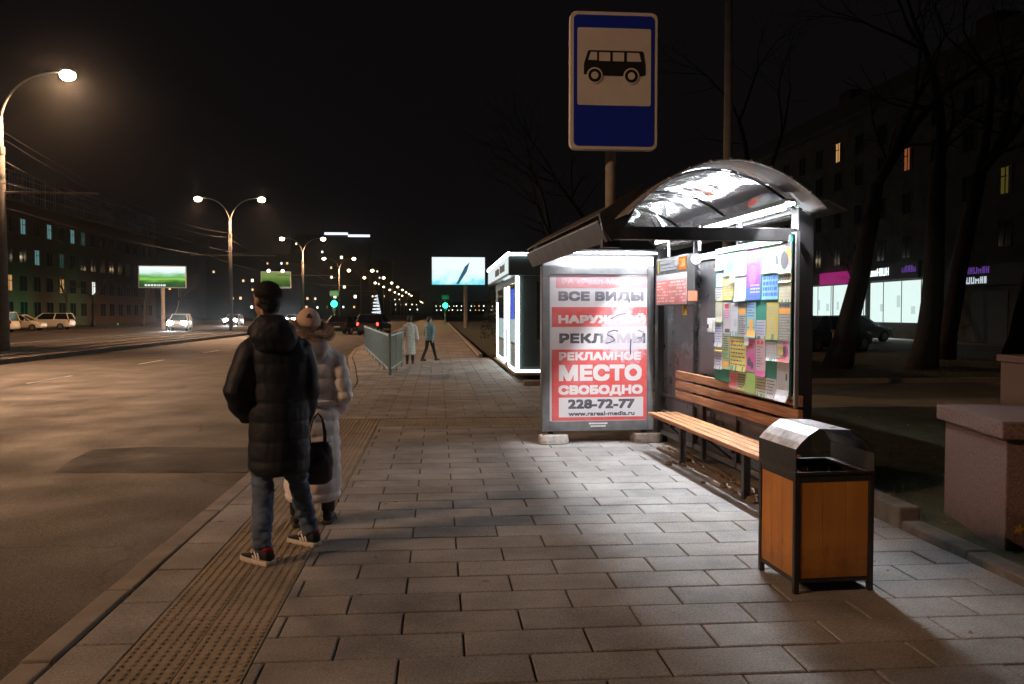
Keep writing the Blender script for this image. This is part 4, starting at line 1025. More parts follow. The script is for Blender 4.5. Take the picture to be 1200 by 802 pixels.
# ================================================================== CARS
def car(name, loc, rz, col, lab, kind='hatch', L_=4.2, W_=1.75, H_=1.5, head=0.0, tail=0.0, group=None, plate=True):
    t = thing(name, loc, rz, lab, 'car', group)
    pm = mat('car_paint', col, .35, .1, var=.05, scale=2, coat=.6)
    h = W_ / 2; wr = .32
    # lower body stations (y, zbot, ztop, halfwidth)
    hood = {'hatch': .98, 'suv': 1.05, 'sedan': .92}[kind]
    S = [(-.5, .42, .80, .80), (-.485, .30, .95, .90), (-.42, .24, hood + .02, .98), (-.2, .22, hood + .02, 1.0), (.1, .22, hood, 1.0), (.28, .22, hood - .02, .99), (.40, .24, hood - .12, .96), (.475, .28, hood - .22, .88), (.5, .40, .66, .78)]
    n = 12; vs = []; fs = []
    for (q, zb, zt, w) in S:
        hw = h * w
        prof = [(-.92, zb), (-1.0, zb + .12), (-1.0, zb + .35), (-.97, zt - .12), (-.88, zt - .02), (-.5, zt), (.5, zt), (.88, zt - .02), (.97, zt - .12), (1.0, zb + .35), (1.0, zb + .12), (.92, zb)]
        for (a, z) in prof: vs.append((a * hw, q * L_, z))
    for i in range(len(S) - 1):
        for k in range(n): fs.append((i * n + k, i * n + (k + 1) % n, (i + 1) * n + (k + 1) % n, (i + 1) * n + k))
    fs.append(tuple(range(n - 1, -1, -1))); fs.append(tuple((len(S) - 1) * n + k for k in range(n)))
    g = MB(); g.add(vs, fs)
    # greenhouse: roof slab and pillars belong to the body
    if kind == 'sedan': G0, G1, R0, R1 = -.33, .22, -.2, .04
    elif kind == 'suv': G0, G1, R0, R1 = -.48, .25, -.43, .08
    else: G0, G1, R0, R1 = -.47, .27, -.36, .06
    rw = .74
    zt = hood - .01
    g.prism([(-h * rw, R0 * L_), (h * rw, R0 * L_), (h * rw, R1 * L_), (-h * rw, R1 * L_)], .06, 'XY', H_ - .06)
    for sx in (-1, 1):
        for (ya, yb_) in ((G0, R0), (G1, R1), ((G0 + G1) / 2 - .05, (R0 + R1) / 2 - .02)):
            g.bar((sx * h * .93, ya * L_, zt - .02), (sx * h * rw * .99, yb_ * L_, H_ - .03), .07, .09)
    bd = g.build('body', pm, t, smooth=False, bevel=.03)
    w = MB(); e = .02
    w.add([(-h * .90, G0 * L_ + e, zt - .02), (h * .90, G0 * L_ + e, zt - .02), (h * .90, G1 * L_ - e, zt - .02), (-h * .90, G1 * L_ - e, zt - .02),
           (-h * (rw - .03), R0 * L_ + e, H_ - .05), (h * (rw - .03), R0 * L_ + e, H_ - .05), (h * (rw - .03), R1 * L_ - e, H_ - .05), (-h * (rw - .03), R1 * L_ - e, H_ - .05)],
          [(3, 2, 1, 0), (4, 5, 6, 7), (0, 1, 5, 4), (1, 2, 6, 5), (2, 3, 7, 6), (3, 0, 4, 7)])
    w.build('windows', M['car_glass'], t)
    for sy in (-.31, .32):
        for sx in (-1, 1):
            g = MB(); g.tube([(sx * (h - .20), sy * L_, wr), (sx * (h + .012), sy * L_, wr)], wr, 20)
            ty = g.build('wheel', M['rubber'], t, bevel=.03)
            g = MB(); g.tube([(sx * (h + .006), sy * L_, wr), (sx * (h + .022), sy * L_, wr)], wr * .62, 14); g.build('rim', M['rim'], ty)
    for sx in (-1, 1):
        hm = emit('headlamp_light', (.92, .97, 1.0), head) if head else mat('headlamp_off', (.5, .5, .5), .15, var=.1)
        g = MB(); g.ball((sx * h * .68, L_ * .485, .70), (.30, .09, .24) if head else (.17, .06, .10), 10, 6); g.build('headlight', hm, t, smooth=True)  # lit lenses enlarged, their bloom is put into the shape
        tm = emit('tail_light', (1.0, .05, .03), tail) if tail else mat('tail_off', (.25, .01, .01), .2, var=.1)
        g = MB(); g.ball((sx * h * .82, -L_ * .485, .86), (.10, .06, .13), 10, 6); g.build('taillight', tm, t, smooth=True)
        g = MB(); g.ball((sx * (h + .09), L_ * .17, hood + .04), (.10, .07, .07), 8, 5); g.build('mirror', pm, t, smooth=True)
    if plate:
        MB().box(-.26, .26, -L_ * .5 - .012, -L_ * .5 + .03, .56, .67).build('number_plate', M['white'], t)
    if head:
        for sx in (-1, 1):
            ld = bpy.data.lights.new('headlight_beam', 'SPOT'); ld.energy = 900 ; ld.color = (.9, .96, 1); ld.spot_size = R(70); ld.spot_blend = .8; ld.shadow_soft_size = .08
            lo = bpy.data.objects.new('headlight_beam', ld); COL.objects.link(lo); lo.parent = t; lo.location = (sx * h * .68, L_ * .53, .70); lo.rotation_euler = (R(84), 0, 0)
    return t
car('parked_car', (-4.85, 67, -.15), R(-10), (.018, .017, .02), 'black hatchback with red tail lights stopped at the kerb behind the railing', 'suv', 4.4, 1.82, 1.62, tail=7)
car('parked_car', (-7.3, 70.5, -.15), R(-16), (.025, .026, .03), 'dark car half hidden to the left of the black hatchback', 'hatch', 4.3, 1.78, 1.5)
car('oncoming_car', (-24.9, 86, -.15), R(180 + 8), (.55, .56, .57), 'white hatchback with glaring headlights coming along the far road', 'hatch', 4.3, 1.78, 1.6, head=60)
car('oncoming_car', (-27.4, 119, -.15), R(180), (.3, .3, .3), 'second oncoming car with headlights on, just left of the man', 'hatch', 4.3, 1.78, 1.5, head=45)
car('oncoming_car', (-23.2, 140, -.15), R(180), (.2, .2, .2), 'distant oncoming car whose headlight shows between man and woman', 'sedan', 4.3, 1.78, 1.45, head=45)
car('parked_car', (-38.2, 77, -.12), R(88), (.62, .55, .42), 'pale minivan parked at the left edge behind the lamp pole', 'suv', 4.6, 1.8, 1.75, group='pale cars parked on the left')
car('parked_car', (-38.5, 83.5, -.12), R(-88), (.70, .62, .46), 'cream hatchback parked in the middle of the row on the left', 'hatch', 4.0, 1.7, 1.5, group='pale cars parked on the left')
car('parked_car', (-39.0, 90.5, -.12), R(90), (.66, .60, .46), 'cream estate car parked at the right end of the row on the left', 'suv', 4.5, 1.75, 1.65, group='pale cars parked on the left')
car('parked_car', (15.9, 34.5, -.02), R(-62), (.02, .022, .025), 'black car parked before the lit shop window, half behind a tree trunk', 'sedan', 4.7, 1.85, 1.48)
car('parked_car', (22.3, 44.8, -.02), R(-70), (.13, .15, .15), 'grey car parked in the gap right of the black one', 'sedan', 4.5, 1.8, 1.45)

# ================================================================== BILLBOARDS
def screen_mat(name, stops, strength, scale, axis='Z', dist=1.0):
    m = bpy.data.materials.new(name); m.use_nodes = True; nt = m.node_tree; L = nt.links.new
    for n in list(nt.nodes): nt.nodes.remove(n)
    o = nt.nodes.new('ShaderNodeOutputMaterial'); e = nt.nodes.new('ShaderNodeEmission'); e.inputs['Strength'].default_value = strength
    tc = nt.nodes.new('ShaderNodeTexCoord'); mp = nt.nodes.new('ShaderNodeMapping'); mp.inputs['Scale'].default_value = scale
    nz = nt.nodes.new('ShaderNodeTexNoise'); nz.inputs['Scale'].default_value = 1; nz.inputs['Detail'].default_value = 2
    sp = nt.nodes.new('ShaderNodeSeparateXYZ'); ma = nt.nodes.new('ShaderNodeMath'); ma.operation = 'MULTIPLY_ADD'; ma.inputs[1].default_value = dist
    cr = nt.nodes.new('ShaderNodeValToRGB')
    cr.color_ramp.elements.remove(cr.color_ramp.elements[1])
    for i, (pp, c) in enumerate(stops):
        el = cr.color_ramp.elements[0] if i == 0 else cr.color_ramp.elements.new(pp)
        el.position = pp; el.color = (*c, 1)
    L(tc.outputs['Generated'], mp.inputs[0]); L(mp.outputs[0], nz.inputs['Vector']); L(tc.outputs['Generated'], sp.inputs[0])
    L(nz.outputs['Fac'], ma.inputs[0]); L(sp.outputs[axis], ma.inputs[2]); L(ma.outputs[0], cr.inputs[0]); L(cr.outputs[0], e.inputs[0]); L(e.outputs[0], o.inputs[0])
    return m
# digital screen
ds = thing('digital_billboard', (3.25, 100, 0), R(0), 'large bright cyan digital billboard on a single post beyond the kiosk', 'billboard')
MB().tube([(0, 0, -.2), (0, 0, 4.8)], .26, 14).build('post', M['pole'], ds)
MB().box(-3.98, 2.28, -.05, .45, 4.72, 8.05).build('cabinet', M['steel_dark'], ds, bevel=.03)
m_ = screen_mat('cyan_screen', [(.30, (.02, .45, .80)), (.52, (.25, .85, .95)), (.75, (.70, 1.0, .98)), (1.0, (.88, 1, 1))], 1.05, (5, 1, 3), 'Z', 1.0)
MB().box(-3.9, 2.2, -.08, -.052, 4.80, 7.97).build('screen', m_, ds)
g = MB(); g.prism([(-1.1, 4.9), (-.85, 4.85), (.1, 6.3), (.45, 7.4), (-.1, 6.9)], .01, 'XZ', -.095); g.build('dark_figure', emit('dark_figure', (.05, .22, .35), .5), ds)
def billboard(loc, rz, w, h, z0, lab, m_, post=True):
    t = thing('billboard', loc, rz, lab, 'billboard')
    MB().tube([(0, .1, -.3), (0, .1, z0)], .2, 12).build('post', M['pole'], t)
    MB().box(-w / 2 - .1, w / 2 + .1, .0, .4, z0, z0 + h + .2).build('frame', M['galv'], t, bevel=.02)
    MB().box(-w / 2, w / 2, -.03, -.002, z0 + .1, z0 + h + .1).build('panel', m_, t)
    return t
green = screen_mat('green_advert', [(.20, (.01, .04, .02)), (.40, (.03, .12, .02)), (.55, (.28, .60, .08)), (.70, (.10, .35, .08)), (.85, (.55, .80, .65)), (1.1, (.85, 1, .95))], 1.1, (2, 1, 5), 'Z', .35)
t = billboard((-28.2, 91.5, 0), R(12), 4.4, 2.1, 4.1, 'lit billboard with a green field picture on a post at the left', green)
g = MB(); 
u = -1.7
while u < .2:
    w = rnd.uniform(.1, .25); g.box(u, u + w, -.045, -.032, 4.28, 4.48); u += w + .06
g.build('lettering', emit('board_letters', (.9, 1, .95), .9), t)
green2 = screen_mat('green_advert_far', [(.2, (.18, .2, .16)), (.35, (.02, .06, .01)), (.65, (.10, .20, .03)), (1.0, (.22, .30, .08))], .9, (3, 1, 3), 'Z', .4)
t = billboard((-24.0, 131, 0), R(8), 4.2, 2.3, 5.2, 'dim green billboard with two floodlights behind the man and woman', green2)
for x in (-1.0, 1.0): MB().ball((x, -.6, 7.75), .22, 10, 6).build('floodlight', emit('floodlight', (.95, 1, .85), 14), t)
# traffic lights
def traffic(loc, z, lab, st):
    t = thing('traffic_light', loc, 0, lab, 'traffic light', 'green traffic lights')
    MB().tube([(0, 0, -.2), (0, 0, z + .6)], .07, 8).build('pole', M['galv'], t)
    MB().box(-.18, .18, -.28, -.08, z - .9, z + .35).build('housing', M['steel_dark'], t, bevel=.03)
    MB().ball((0, -.30, z - .05), (.33, .06, .33), 16, 8).build('green_lens', emit('green_signal', (.02, 1.0, .45), st), t, smooth=True)
    MB().box(-.45, .45, -.12, -.06, z + .75, z + 1.3).build('back_plate', mat('dim_green_plate', (.05, .16, .09), .6), t)
    ld = bpy.data.lights.new('signal_glow', 'POINT'); ld.energy = 60; ld.color = (.05, 1, .45); ld.shadow_soft_size = .2
    lo = bpy.data.objects.new('signal_glow', ld); COL.objects.link(lo); lo.parent = t; lo.location = (0, -.7, z)
traffic((-10.6, 90, -.1), 2.62, 'green traffic light above the woman, left of the black hatchback', 9)
traffic((.95, 110, -.1), 2.62, 'green traffic light right of the two distant walkers', 9)
# cone of festive lights
ct = thing('light_cone', (-7.6, 108, 0), 0, 'tall white spiral of festive lights above the black hatchback', 'light decoration')
ml = emit('festive_white', (.85, .95, 1), 1.2)
for k in range(6):
    z = 1.5 + k * .40; r_ = .52 - k * .075
    MB().tube([(r_ * math.cos(q * .45), r_ * math.sin(q * .45), z + .2 * q / 14) for q in range(15)], .06, 6).build('light_band', ml, ct)
MB().tube([(0, 0, -.2), (0, 0, 4.1)], .05, 8).build('mast', M['galv'], ct)

# ================================================================== BUILDINGS
M['brick'] = mat('dark_brick', (.085, .052, .038), .9, var=.2, scale=2, bump=.3)
M['render_wall'] = mat('grey_render', (.13, .123, .118), .9, var=.35, scale=.8, bump=.2)
M['win_dark'] = mat('dark_window', (.015, .017, .02), .08, spec=.7)
M['win_frame'] = mat('window_frame', (.08, .078, .075), .6)
M['win_teal'] = emit('lit_teal', (.20, .44, .44), .45); M['win_teal2'] = emit('dim_teal', (.12, .28, .27), .15)
M['win_warm'] = emit('lit_warm', (1.0, .52, .20), .55); M['win_red'] = emit('lit_red', (1.0, .28, .10), .22)
M['win_yel'] = emit('lit_yellow', (.8, .65, .12), .07); M['win_white'] = emit('lit_white', (.9, .95, .85), 1.1)
M['curtain'] = mat('curtain', (.16, .12, .09), .8, var=.3, scale=12)
def facade(root, ax, side, w_pos, rows, ww, wh, lit, face='X', dep=.14, frame=True):
    """windows on a wall whose outer face is at ax; side = outward direction along x; local coords"""
    proto = {}
    k = 0
    for z in rows:
        for y in w_pos:
            key = lit.get((round(y, 1), round(z, 1)), 'win_dark')
            if key not in proto:
                g = MB()
                for (a, b, c, d) in ((-ww / 2, ww / 2, 0, .08), (-ww / 2, ww / 2, wh - .08, wh), (-ww / 2, -ww / 2 + .08, .081, wh - .081), (ww / 2 - .08, ww / 2, .081, wh - .081), (-.03, .03, .081, wh - .081)):
                    g.box(0, side * .06, a, b, c, d)
                fo = g.build('window', M['win_frame'], root)
                g = MB(); g.box(0, side * .03, -ww / 2 + .02, ww / 2 - .02, .02, wh - .02); g.mat = 1
                if key != 'win_dark':
                    g.box(side * .031, side * .036, -ww / 2 + .09, -ww / 2 + .09 + ww * .22, .09, wh - .09); g.box(side * .031, side * .036, -ww / 2 + .4 * ww, ww / 2 - .09, wh * .62, wh * .66); g.box(side * .031, side * .036, ww / 2 - .09 - ww * .12, ww / 2 - .09, .09, wh - .09)
                g.build('pane', [M[key], M['curtain']], fo)
                proto[key] = fo
                fo.location = (ax, y, z)
            else:
                c = copy_tree(proto[key], root); c.location = (ax, y, z)
# left office block
ob = thing('office_block', (-48, 96, 0), R(0), 'long dark brick office block with teal lit windows and a railed roof at left', 'building')
MB().box(-14, 0, 0, 56, -.3, 14.2).build('wall', M['brick'], ob)
MB().box(-14.2, .25, -.2, 56.2, 14.2, 14.5).build('cornice', M['render_wall'], ob)
g = MB()
for k in range(20):
    g.box(.05, .13, k * 2.9, k * 2.9 + .08, 14.5, 17.6)
for z in (15.3, 16.2, 17.0, 17.55): g.box(.06, .12, 0, 56, z, z + .07)
for k in range(80): g.box(.08, .11, k * .7, k * .7 + .03, 14.5, 17.5)
g.build('roof_screen', M['galv'], ob)
wy = [2.0 + 3.4 * k for k in range(16)]
lit = {}
rows = [1.0, 4.0, 7.2, 10.6]
for (yi, zi, key) in ((2, 3, 'win_teal'), (4, 3, 'win_teal'), (6, 3, 'win_teal'), (7, 3, 'win_teal2'), (3, 2, 'win_teal'), (5, 2, 'win_teal2'), (1, 1, 'win_warm'), (5, 1, 'win_warm'), (8, 1, 'win_white')):
    lit[(round(wy[yi], 1), round(rows[zi], 1))] = key
facade(ob, 0.0, 1, wy, rows, 1.9, 1.9, lit)
M['green_flood'] = emit('green_flood', (.1, 1, .35), 12)
for i, (x, y, lab) in enumerate(((-43.5, 104, 'green floodlight on the lawn before the middle of the office block'), (-42, 118, 'green floodlight before the far end of the office block'))):
    f = thing('floodlight', (x, y, -.12), R(90), lab, 'floodlight', 'green floodlights')
    MB().box(-.2, .2, -.15, .1, 0, .35).build('housing', M['steel_dark'], f, bevel=.02)
    MB().box(-.16, .16, .101, .115, .06, .30).build('lens', M['green_flood'], f)
    ld = bpy.data.lights.new('flood_beam', 'SPOT'); ld.energy = 480; ld.color = (.15, 1, .4); ld.spot_size = R(120); ld.spot_blend = .8
    lo = bpy.data.objects.new('flood_beam', ld); COL.objects.link(lo); lo.parent = f; lo.location = (0, .3, .3); lo.rotation_euler = (R(105), 0, 0)
# right apartment house with shops
ab = thing('apartment_house', (29, 30, 0), 0, 'five storey grey apartment house with bright shop windows on the ground floor', 'building')
MB().box(0, 12, -6, 52, -.3, 15.0).build('wall', M['render_wall'], ab)
MB().box(-.45, 12.4, -6.4, 52.4, 15.0, 15.25).build('roof_edge', M['render_wall'], ab)
MB().box(.0, 12, -6, 52, 15.25, 16.6).build('roof', mat('roof_metal', (.06, .06, .06), .7, var=.2), ab)
for y in (16, 33): MB().box(2, 3.4, y, y + 1.8, 16.6, 18.4).build('chimney', M['brick'], ab)
wy = [-3.5 + 3.1 * k for k in range(18)]
rows = [4.9, 7.6, 10.3, 13.0 - .6]
def nearest(y): return min(wy, key=lambda q: abs(q - y))
lit = {(round(nearest(61.8 - 30), 1), round(rows[3], 1)): 'win_warm', (round(nearest(51.7 - 30), 1), round(rows[2], 1)): 'win_red', (round(nearest(41.2 - 30), 1), round(rows[1], 1)): 'win_yel'}
facade(ab, 0.0, -1, wy, rows, 1.15, 1.5, lit)
M['shop_light'] = emit('shop_interior', (.78, .97, .92), 1.0)
M['shop_pink'] = emit('magenta_sign', (.75, .03, .34), .34)
M['sticker_tone'] = emit('shop_display', (.60, .80, .76), .85)
M['shop_dark'] = mat('shop_dark_sign', (.05, .04, .06), .5)
M['shop_white'] = emit('white_letters', (.85, .98, 1), 1.6); M['shop_violet'] = emit('violet_letters', (.25, .10, .60), .35)
for (a, b) in ((31.2, 36.5), (26.3, 31.0), (19.3, 25.6)):
    f = MB().box(-.10, -.002, a, b, .65, .95).build('shop_window', M['win_frame'], ab)
    g = MB(); g.box(-.08, -.03, a + .05, b - .05, .952, 3.55); g.build('glass_pane', M['shop_light'], f)
    g = MB()
    k = a + .1
    while k < b - .2:
        g.box(-.10, -.082, k, k + .07, .952, 3.55); k += 2.2
    if a > 25 and a < 30:
        for q in range(6): g.box(-.10, -.082, a + .3, a + 1.9, 1.2 + q * .33, 1.24 + q * .33)
    g.build('mullions', M['win_frame'], f)
    for q in range(3):
        yy = a + .25 + (b - a - .9) * (q + rnd.uniform(.1, .8)) / 3; zz = rnd.uniform(1.0, 2.4)
        MB().box(-.0815, -.0805, yy, yy + rnd.uniform(.2, .5), zz, zz + rnd.uniform(.3, .9)).build('window_poster', M['sticker_tone'], f)
M['shop_red'] = mat('dark_red_sign', (.16, .02, .05), .5)
sg = MB(); sg.box(-.30, -.12, 33.0, 37.0, 3.65, 4.5); sg.build('shop_sign', M['shop_red'], ab)
sg = MB().box(-.30, -.12, 27.2, 32.8, 3.65, 4.5).build('shop_sign', M['shop_pink'], ab)
sg = MB().box(-.34, -.12, 19.4, 27.0, 3.65, 4.7).build('shop_sign', M['shop_dark'], ab)
def bars(root, y0, y1, z0, z1, m_, x=-.36):
    g = MB(); y = y1
    while y > y0:
        w = rnd.uniform(.18, .34); hh = rnd.choice((1, 1, .75))
        k = rnd.random()
        g.box(x, x + .018, y - w, y - w + .08, z0, z0 + (z1 - z0) * hh); g.box(x, x + .018, y - .08, y, z0, z0 + (z1 - z0) * hh)
        g.box(x, x + .018, y - w + .081, y - .081, z0 + (0 if k < .5 else (z1 - z0) * .4), z0 + (.08 if k < .5 else (z1 - z0) * .4 + .08)); y -= w + .09
    g.build('lettering', m_, root)
bars(sg, 22.8, 26.3, 3.95, 4.45, M['shop_white']); bars(sg, 19.7, 21.2, 4.05, 4.45, M['shop_violet'])
sg = MB().box(-.34, -.12, 10.0, 15.6, 3.0, 4.1).build('shop_sign', M['shop_dark'], ab)
bars(sg, 12.9, 15.3, 3.12, 3.48, emit('white_letters_dim', (.75, .85, .95), .7)); bars(sg, 12.9, 15.0, 3.65, 4.0, M['shop_violet'])
sg = MB().box(-.34, -.12, 2.5, 9.8, 3.3, 4.0).build('shop_sign', mat('plum_sign', (.16, .015, .09), .5), ab)
MB().box(-.36, -.345, 3.0, 3.3, 3.35, 4.2).build('lettering', emit('magenta_edge', (.9, .2, .8), 1.2), sg)
MB().box(-.05, -.002, 11.6, 14.6, -.2, 2.7).build('door', mat('dim_door', (.08, .10, .13), .5), ab)
for (y, m_) in ((22.3, 0), (29, 0), (34, 0)):
    ld = bpy.data.lights.new('shop_spill', 'AREA'); ld.energy = 160; ld.color = (.80, .97, .93); ld.shape = 'RECTANGLE'; ld.size = 5; ld.size_y = 2.3
    lo = bpy.data.objects.new('shop_spill', ld); COL.objects.link(lo); lo.parent = ab; lo.location = (-.14, y, 1.8); lo.rotation_euler = (R(90), 0, R(90))
# far towers with scattered lit windows
def tower(loc, w, d, h, col, lab, nlit, seed, rz=0, top=False):
    rr = random.Random(seed)
    t = thing('tower_block', loc, rz, lab, 'building', 'distant dark blocks with lit windows')
    MB().box(-w / 2, w / 2, 0, d, -.3, h).build('wall', mat('far_wall', col, .9, var=.15, scale=.3), t)
    MB().box(-w / 2 - .3, w / 2 + .3, -.3, d + .3, h, h + .6).build('parapet', mat('far_parapet', col, .9), t)
    ms = [emit('far_window_warm', (1, .85, .55), 2.0), emit('far_window_white', (.9, 1, .95), 2.4), emit('far_window_orange', (1, .6, .25), 1.4)]
    cells = [(i, k) for i in range(int(w / 3.2)) for k in range(1, int(h / 3.0))]
    for (i, k) in rr.sample(cells, min(nlit, len(cells))):
        x = -w / 2 + 1.6 + i * 3.2; z = k * 3.0; s_ = rr.uniform(.55, 1.0)
        x += rr.uniform(-.8, .8); MB().box(x - .42 * s_, x + .42 * s_, -.05, -.002, z, z + 1.0 * s_).build('window', rr.choice(ms), t)
    if top:
        MB().box(-w / 2 - .6, .2, -.8, -.35, h + .8, h + 1.5).build('roof_light', emit('roof_strip', (.78, .82, 1.0), 1.5), t)
        MB().box(.25, w / 2 + .6, -.8, -.35, h + .2, h + .9).build('roof_light', emit('roof_strip', (.78, .82, 1.0), 1.5), t)
    return t
tower((-66, 300, 0), 62, 14, 21, (.05, .045, .045), 'long low dark block with scattered lit windows right of the left billboard', 30, 1)
tower((-98, 290, 0), 40, 14, 26, (.045, .045, .05), 'dark block with few lit windows just behind the left billboard', 14, 2)
tower((-45, 330, 0), 20, 14, 30, (.05, .05, .05), 'dark slab block with lit windows behind the third street lamp', 10, 3)
tower((-27.5, 268, 0), 12.5, 14, 24.5, (.06, .058, .06), 'tower with a white light line along its roof', 8, 4, top=True)
tower((-34, 420, 0), 24, 14, 26, (.05, .05, .05), 'low dark block beyond the tower with the white roof line', 16, 5)
tower((-19, 520, 0), 16, 14, 14, (.05, .05, .05), 'small distant block at the end of the avenue', 10, 6)
tower((27, 640, 0), 60, 14, 9, (.05, .05, .05), 'low bright storefront block at the far right end of the avenue', 34, 7)

# ================================================================== TREES
def tree(loc, h, r0, lean, lab, seed, spread=1.0, depth=5, bark='bark', group=None, fork=.35, twig=1.0, cat='tree'):
    rr = random.Random(seed)
    t = thing('bare_tree', loc, 0, lab, cat, group)
    tr = MB(); cr = MB()
    def grow(mb, p, d, L_, r_, lev):
        pts = [p]; rad = [r_]; q = p.copy(); dd = d.copy(); n = 6 if lev == 0 else 4
        r1 = r_ * (.62 if lev == 0 else .55)
        for k in range(n):
            dd = (dd + Vector((rr.gauss(0, .10), rr.gauss(0, .10), rr.gauss(.02, .07))) * (1.0 if lev else .55)).normalized()
            q = q + dd * (L_ / n); pts.append(q.copy()); rad.append(r_ + (r1 - r_) * (k + 1) / n)
        if lev == 0: rad[0] *= 1.35
        mb.tube(pts, rad, 10 if lev == 0 else 7 if lev == 1 else 5 if lev == 2 else 3, cap=lev < 2)
        if lev >= depth: return
        nb_ = rr.choice((2, 3)) if lev == 0 else rr.choice((2, 3, 3))
        for k in range(nb_):
            a = rr.uniform(0, 6.28); e = rr.uniform(.35, .85) * spread
            ax = dd.orthogonal().normalized(); ax.rotate(Matrix.Rotation(a, 3, dd)); nd = (dd * math.cos(e) + ax * math.sin(e)).normalized()
            grow(cr, q, nd, L_ * rr.uniform(.55, .8) * (1.0 if lev else .8), r1 * rr.uniform(.6, .85), lev + 1)
        if lev >= 1:
            for k in range(2):
                i = rr.randrange(1, n); a = rr.uniform(0, 6.28)
                ax = dd.orthogonal().normalized(); ax.rotate(Matrix.Rotation(a, 3, dd)); nd = (dd * .5 + ax).normalized()
                grow(cr, pts[i], nd, L_ * rr.uniform(.35, .6), rad[i] * .4, max(lev + 1, depth - 1))
    grow(tr, Vector((0, 0, -.1)), Vector((lean[0], lean[1], 1)).normalized(), h * fork, r0, 0)
    tr.build('trunk', M[bark], t, smooth=True); cr.build('crown', M[bark], t, smooth=True, recalc=False)
    return t
G_ = 'bare trees on the lawn to the right'
tree((11.2, 23.4, 0), 13, .33, (.34, .0), 'thick bare tree leaning right, nearest the shelter post', 11, .8, 5, group=G_, fork=.42)
tree((13.6, 23.2, 0), 15, .34, (.30, .05), 'thick bare tree with forked trunk in the middle of the lawn', 12, .8, 5, group=G_, fork=.40)
tree((16.9, 27.6, 0), 14, .34, (.02, .0), 'dark straight bare tree in front of the violet shop sign', 23, .8, 5, group=G_, fork=.45)
tree((18.9, 27.0, 0), 14, .27, (.22, .0), 'dark bare tree leaning right near the right edge', 14, .8, 5, group=G_, fork=.4)
tree((17.2, 34.2, 0), 5.5, .13, (.10, .0), 'small crooked bare sapling in front of the lit shop window', 37, 1.1, 4, group=G_, fork=.45)
tree((8.3, 24.5, 0), 12, .2, (.30, .1), 'slender bare tree leaning right just behind the shelter post', 16, .8, 5, group=G_, fork=.4)
tree((8.6, 41, 0), 15, .26, (-.05, .0), 'bare tree behind the shelter roof beside the lamp column', 17, .8, 5, group=G_)
tree((5.2, 36, 0), 13, .2, (-.10, .0), 'bare tree rising between the kiosk and the bus stop sign', 18, .9, 5, group=G_)
tree((7.4, 62, 0), 13, .22, (0, .0), 'bare tree far behind the kiosk', 19, .9, 4, group=G_)
GL = 'bare trees before the office block'
tree((-40.5, 98, 0), 9, .2, (.0, .0), 'bare tree at the far left in front of the dark office block', 21, .8, 5, 'bark_grey', GL)
tree((-41.5, 108, 0), 10, .22, (.05, .0), 'bare green lit tree in front of the middle of the office block', 22, .8, 5, 'bark_grey', GL)
tree((-37, 112, 0), 9.5, .2, (.0, .0), 'bare spreading tree just left of the lit billboard', 23, 1.0, 5, 'bark_grey', GL)
tree((-36, 121, 0), 10, .2, (.1, .0), 'bare tree behind the lit billboard', 24, 1.0, 5, 'bark_grey', GL)
M['hedge'] = mat('dark_hedge', (.035, .04, .022), .95, var=.4, scale=3)
def shrub(loc, rx, ry, rz_, lab, seed):
    rr = random.Random(seed); g = MB()
    for _ in range(2600):
        a = rr.uniform(0, 6.28); z = rr.random() ** .7; q = math.sqrt(rr.random()) * (1.05 - .5 * z)
        p = Vector((rx * q * math.cos(a), ry * q * math.sin(a), rz_ * z)); s_ = rr.uniform(.05, .12)
        d1 = Vector((rr.gauss(0, 1), rr.gauss(0, 1), rr.gauss(0, 1))).normalized() * s_; d2 = Vector((rr.gauss(0, 1), rr.gauss(0, 1), rr.gauss(0, 1))).normalized() * s_
        g.add([p - d1, p + d2, p + d1], [(0, 1, 2)])
    t = thing('shrub', loc, 0, lab, 'shrub', 'shrubs beyond the kiosk')
    g.build('foliage', M['hedge'], t, recalc=False)
    s2 = MB()
    for k in range(6): s2.tube([(0, 0, 0), (rr.uniform(-.6, .6) * rx, rr.uniform(-.6, .6) * ry, rz_ * .75)], [.03, .01], 5)
    s2.build('stem', M['bark'], t)
shrub((4.2, 52, 0), 1.8, 3.5, 3.2, 'dark shrub mass beyond the kiosk, left of the billboard post', 1)
shrub((6.5, 66, 0), 2.4, 4, 4.2, 'darker shrub mass below the digital billboard', 2)
shrub((3.8, 40, 0), 1.2, 2.5, 2.2, 'low dark shrub right behind the kiosk end', 3)
# orange litter box on the far lawn
oc = thing('litter_box', (12.0, 24.6, 0), R(10), 'small dull orange litter box beside a leaning tree trunk', 'litter bin')
MB().box(-.26, .26, -.2, .2, .06, 1.0).build('body', mat('dull_orange', (.30, .12, .05), .7, var=.2), oc, bevel=.02)
MB().box(-.29, .29, -.23, .23, 1.0, 1.06).build('lid', M['steel_dark'], oc, bevel=.01)
MB().box(-.22, .22, -.16, .16, -.02, .06).build('foot', M['steel_dark'], oc)

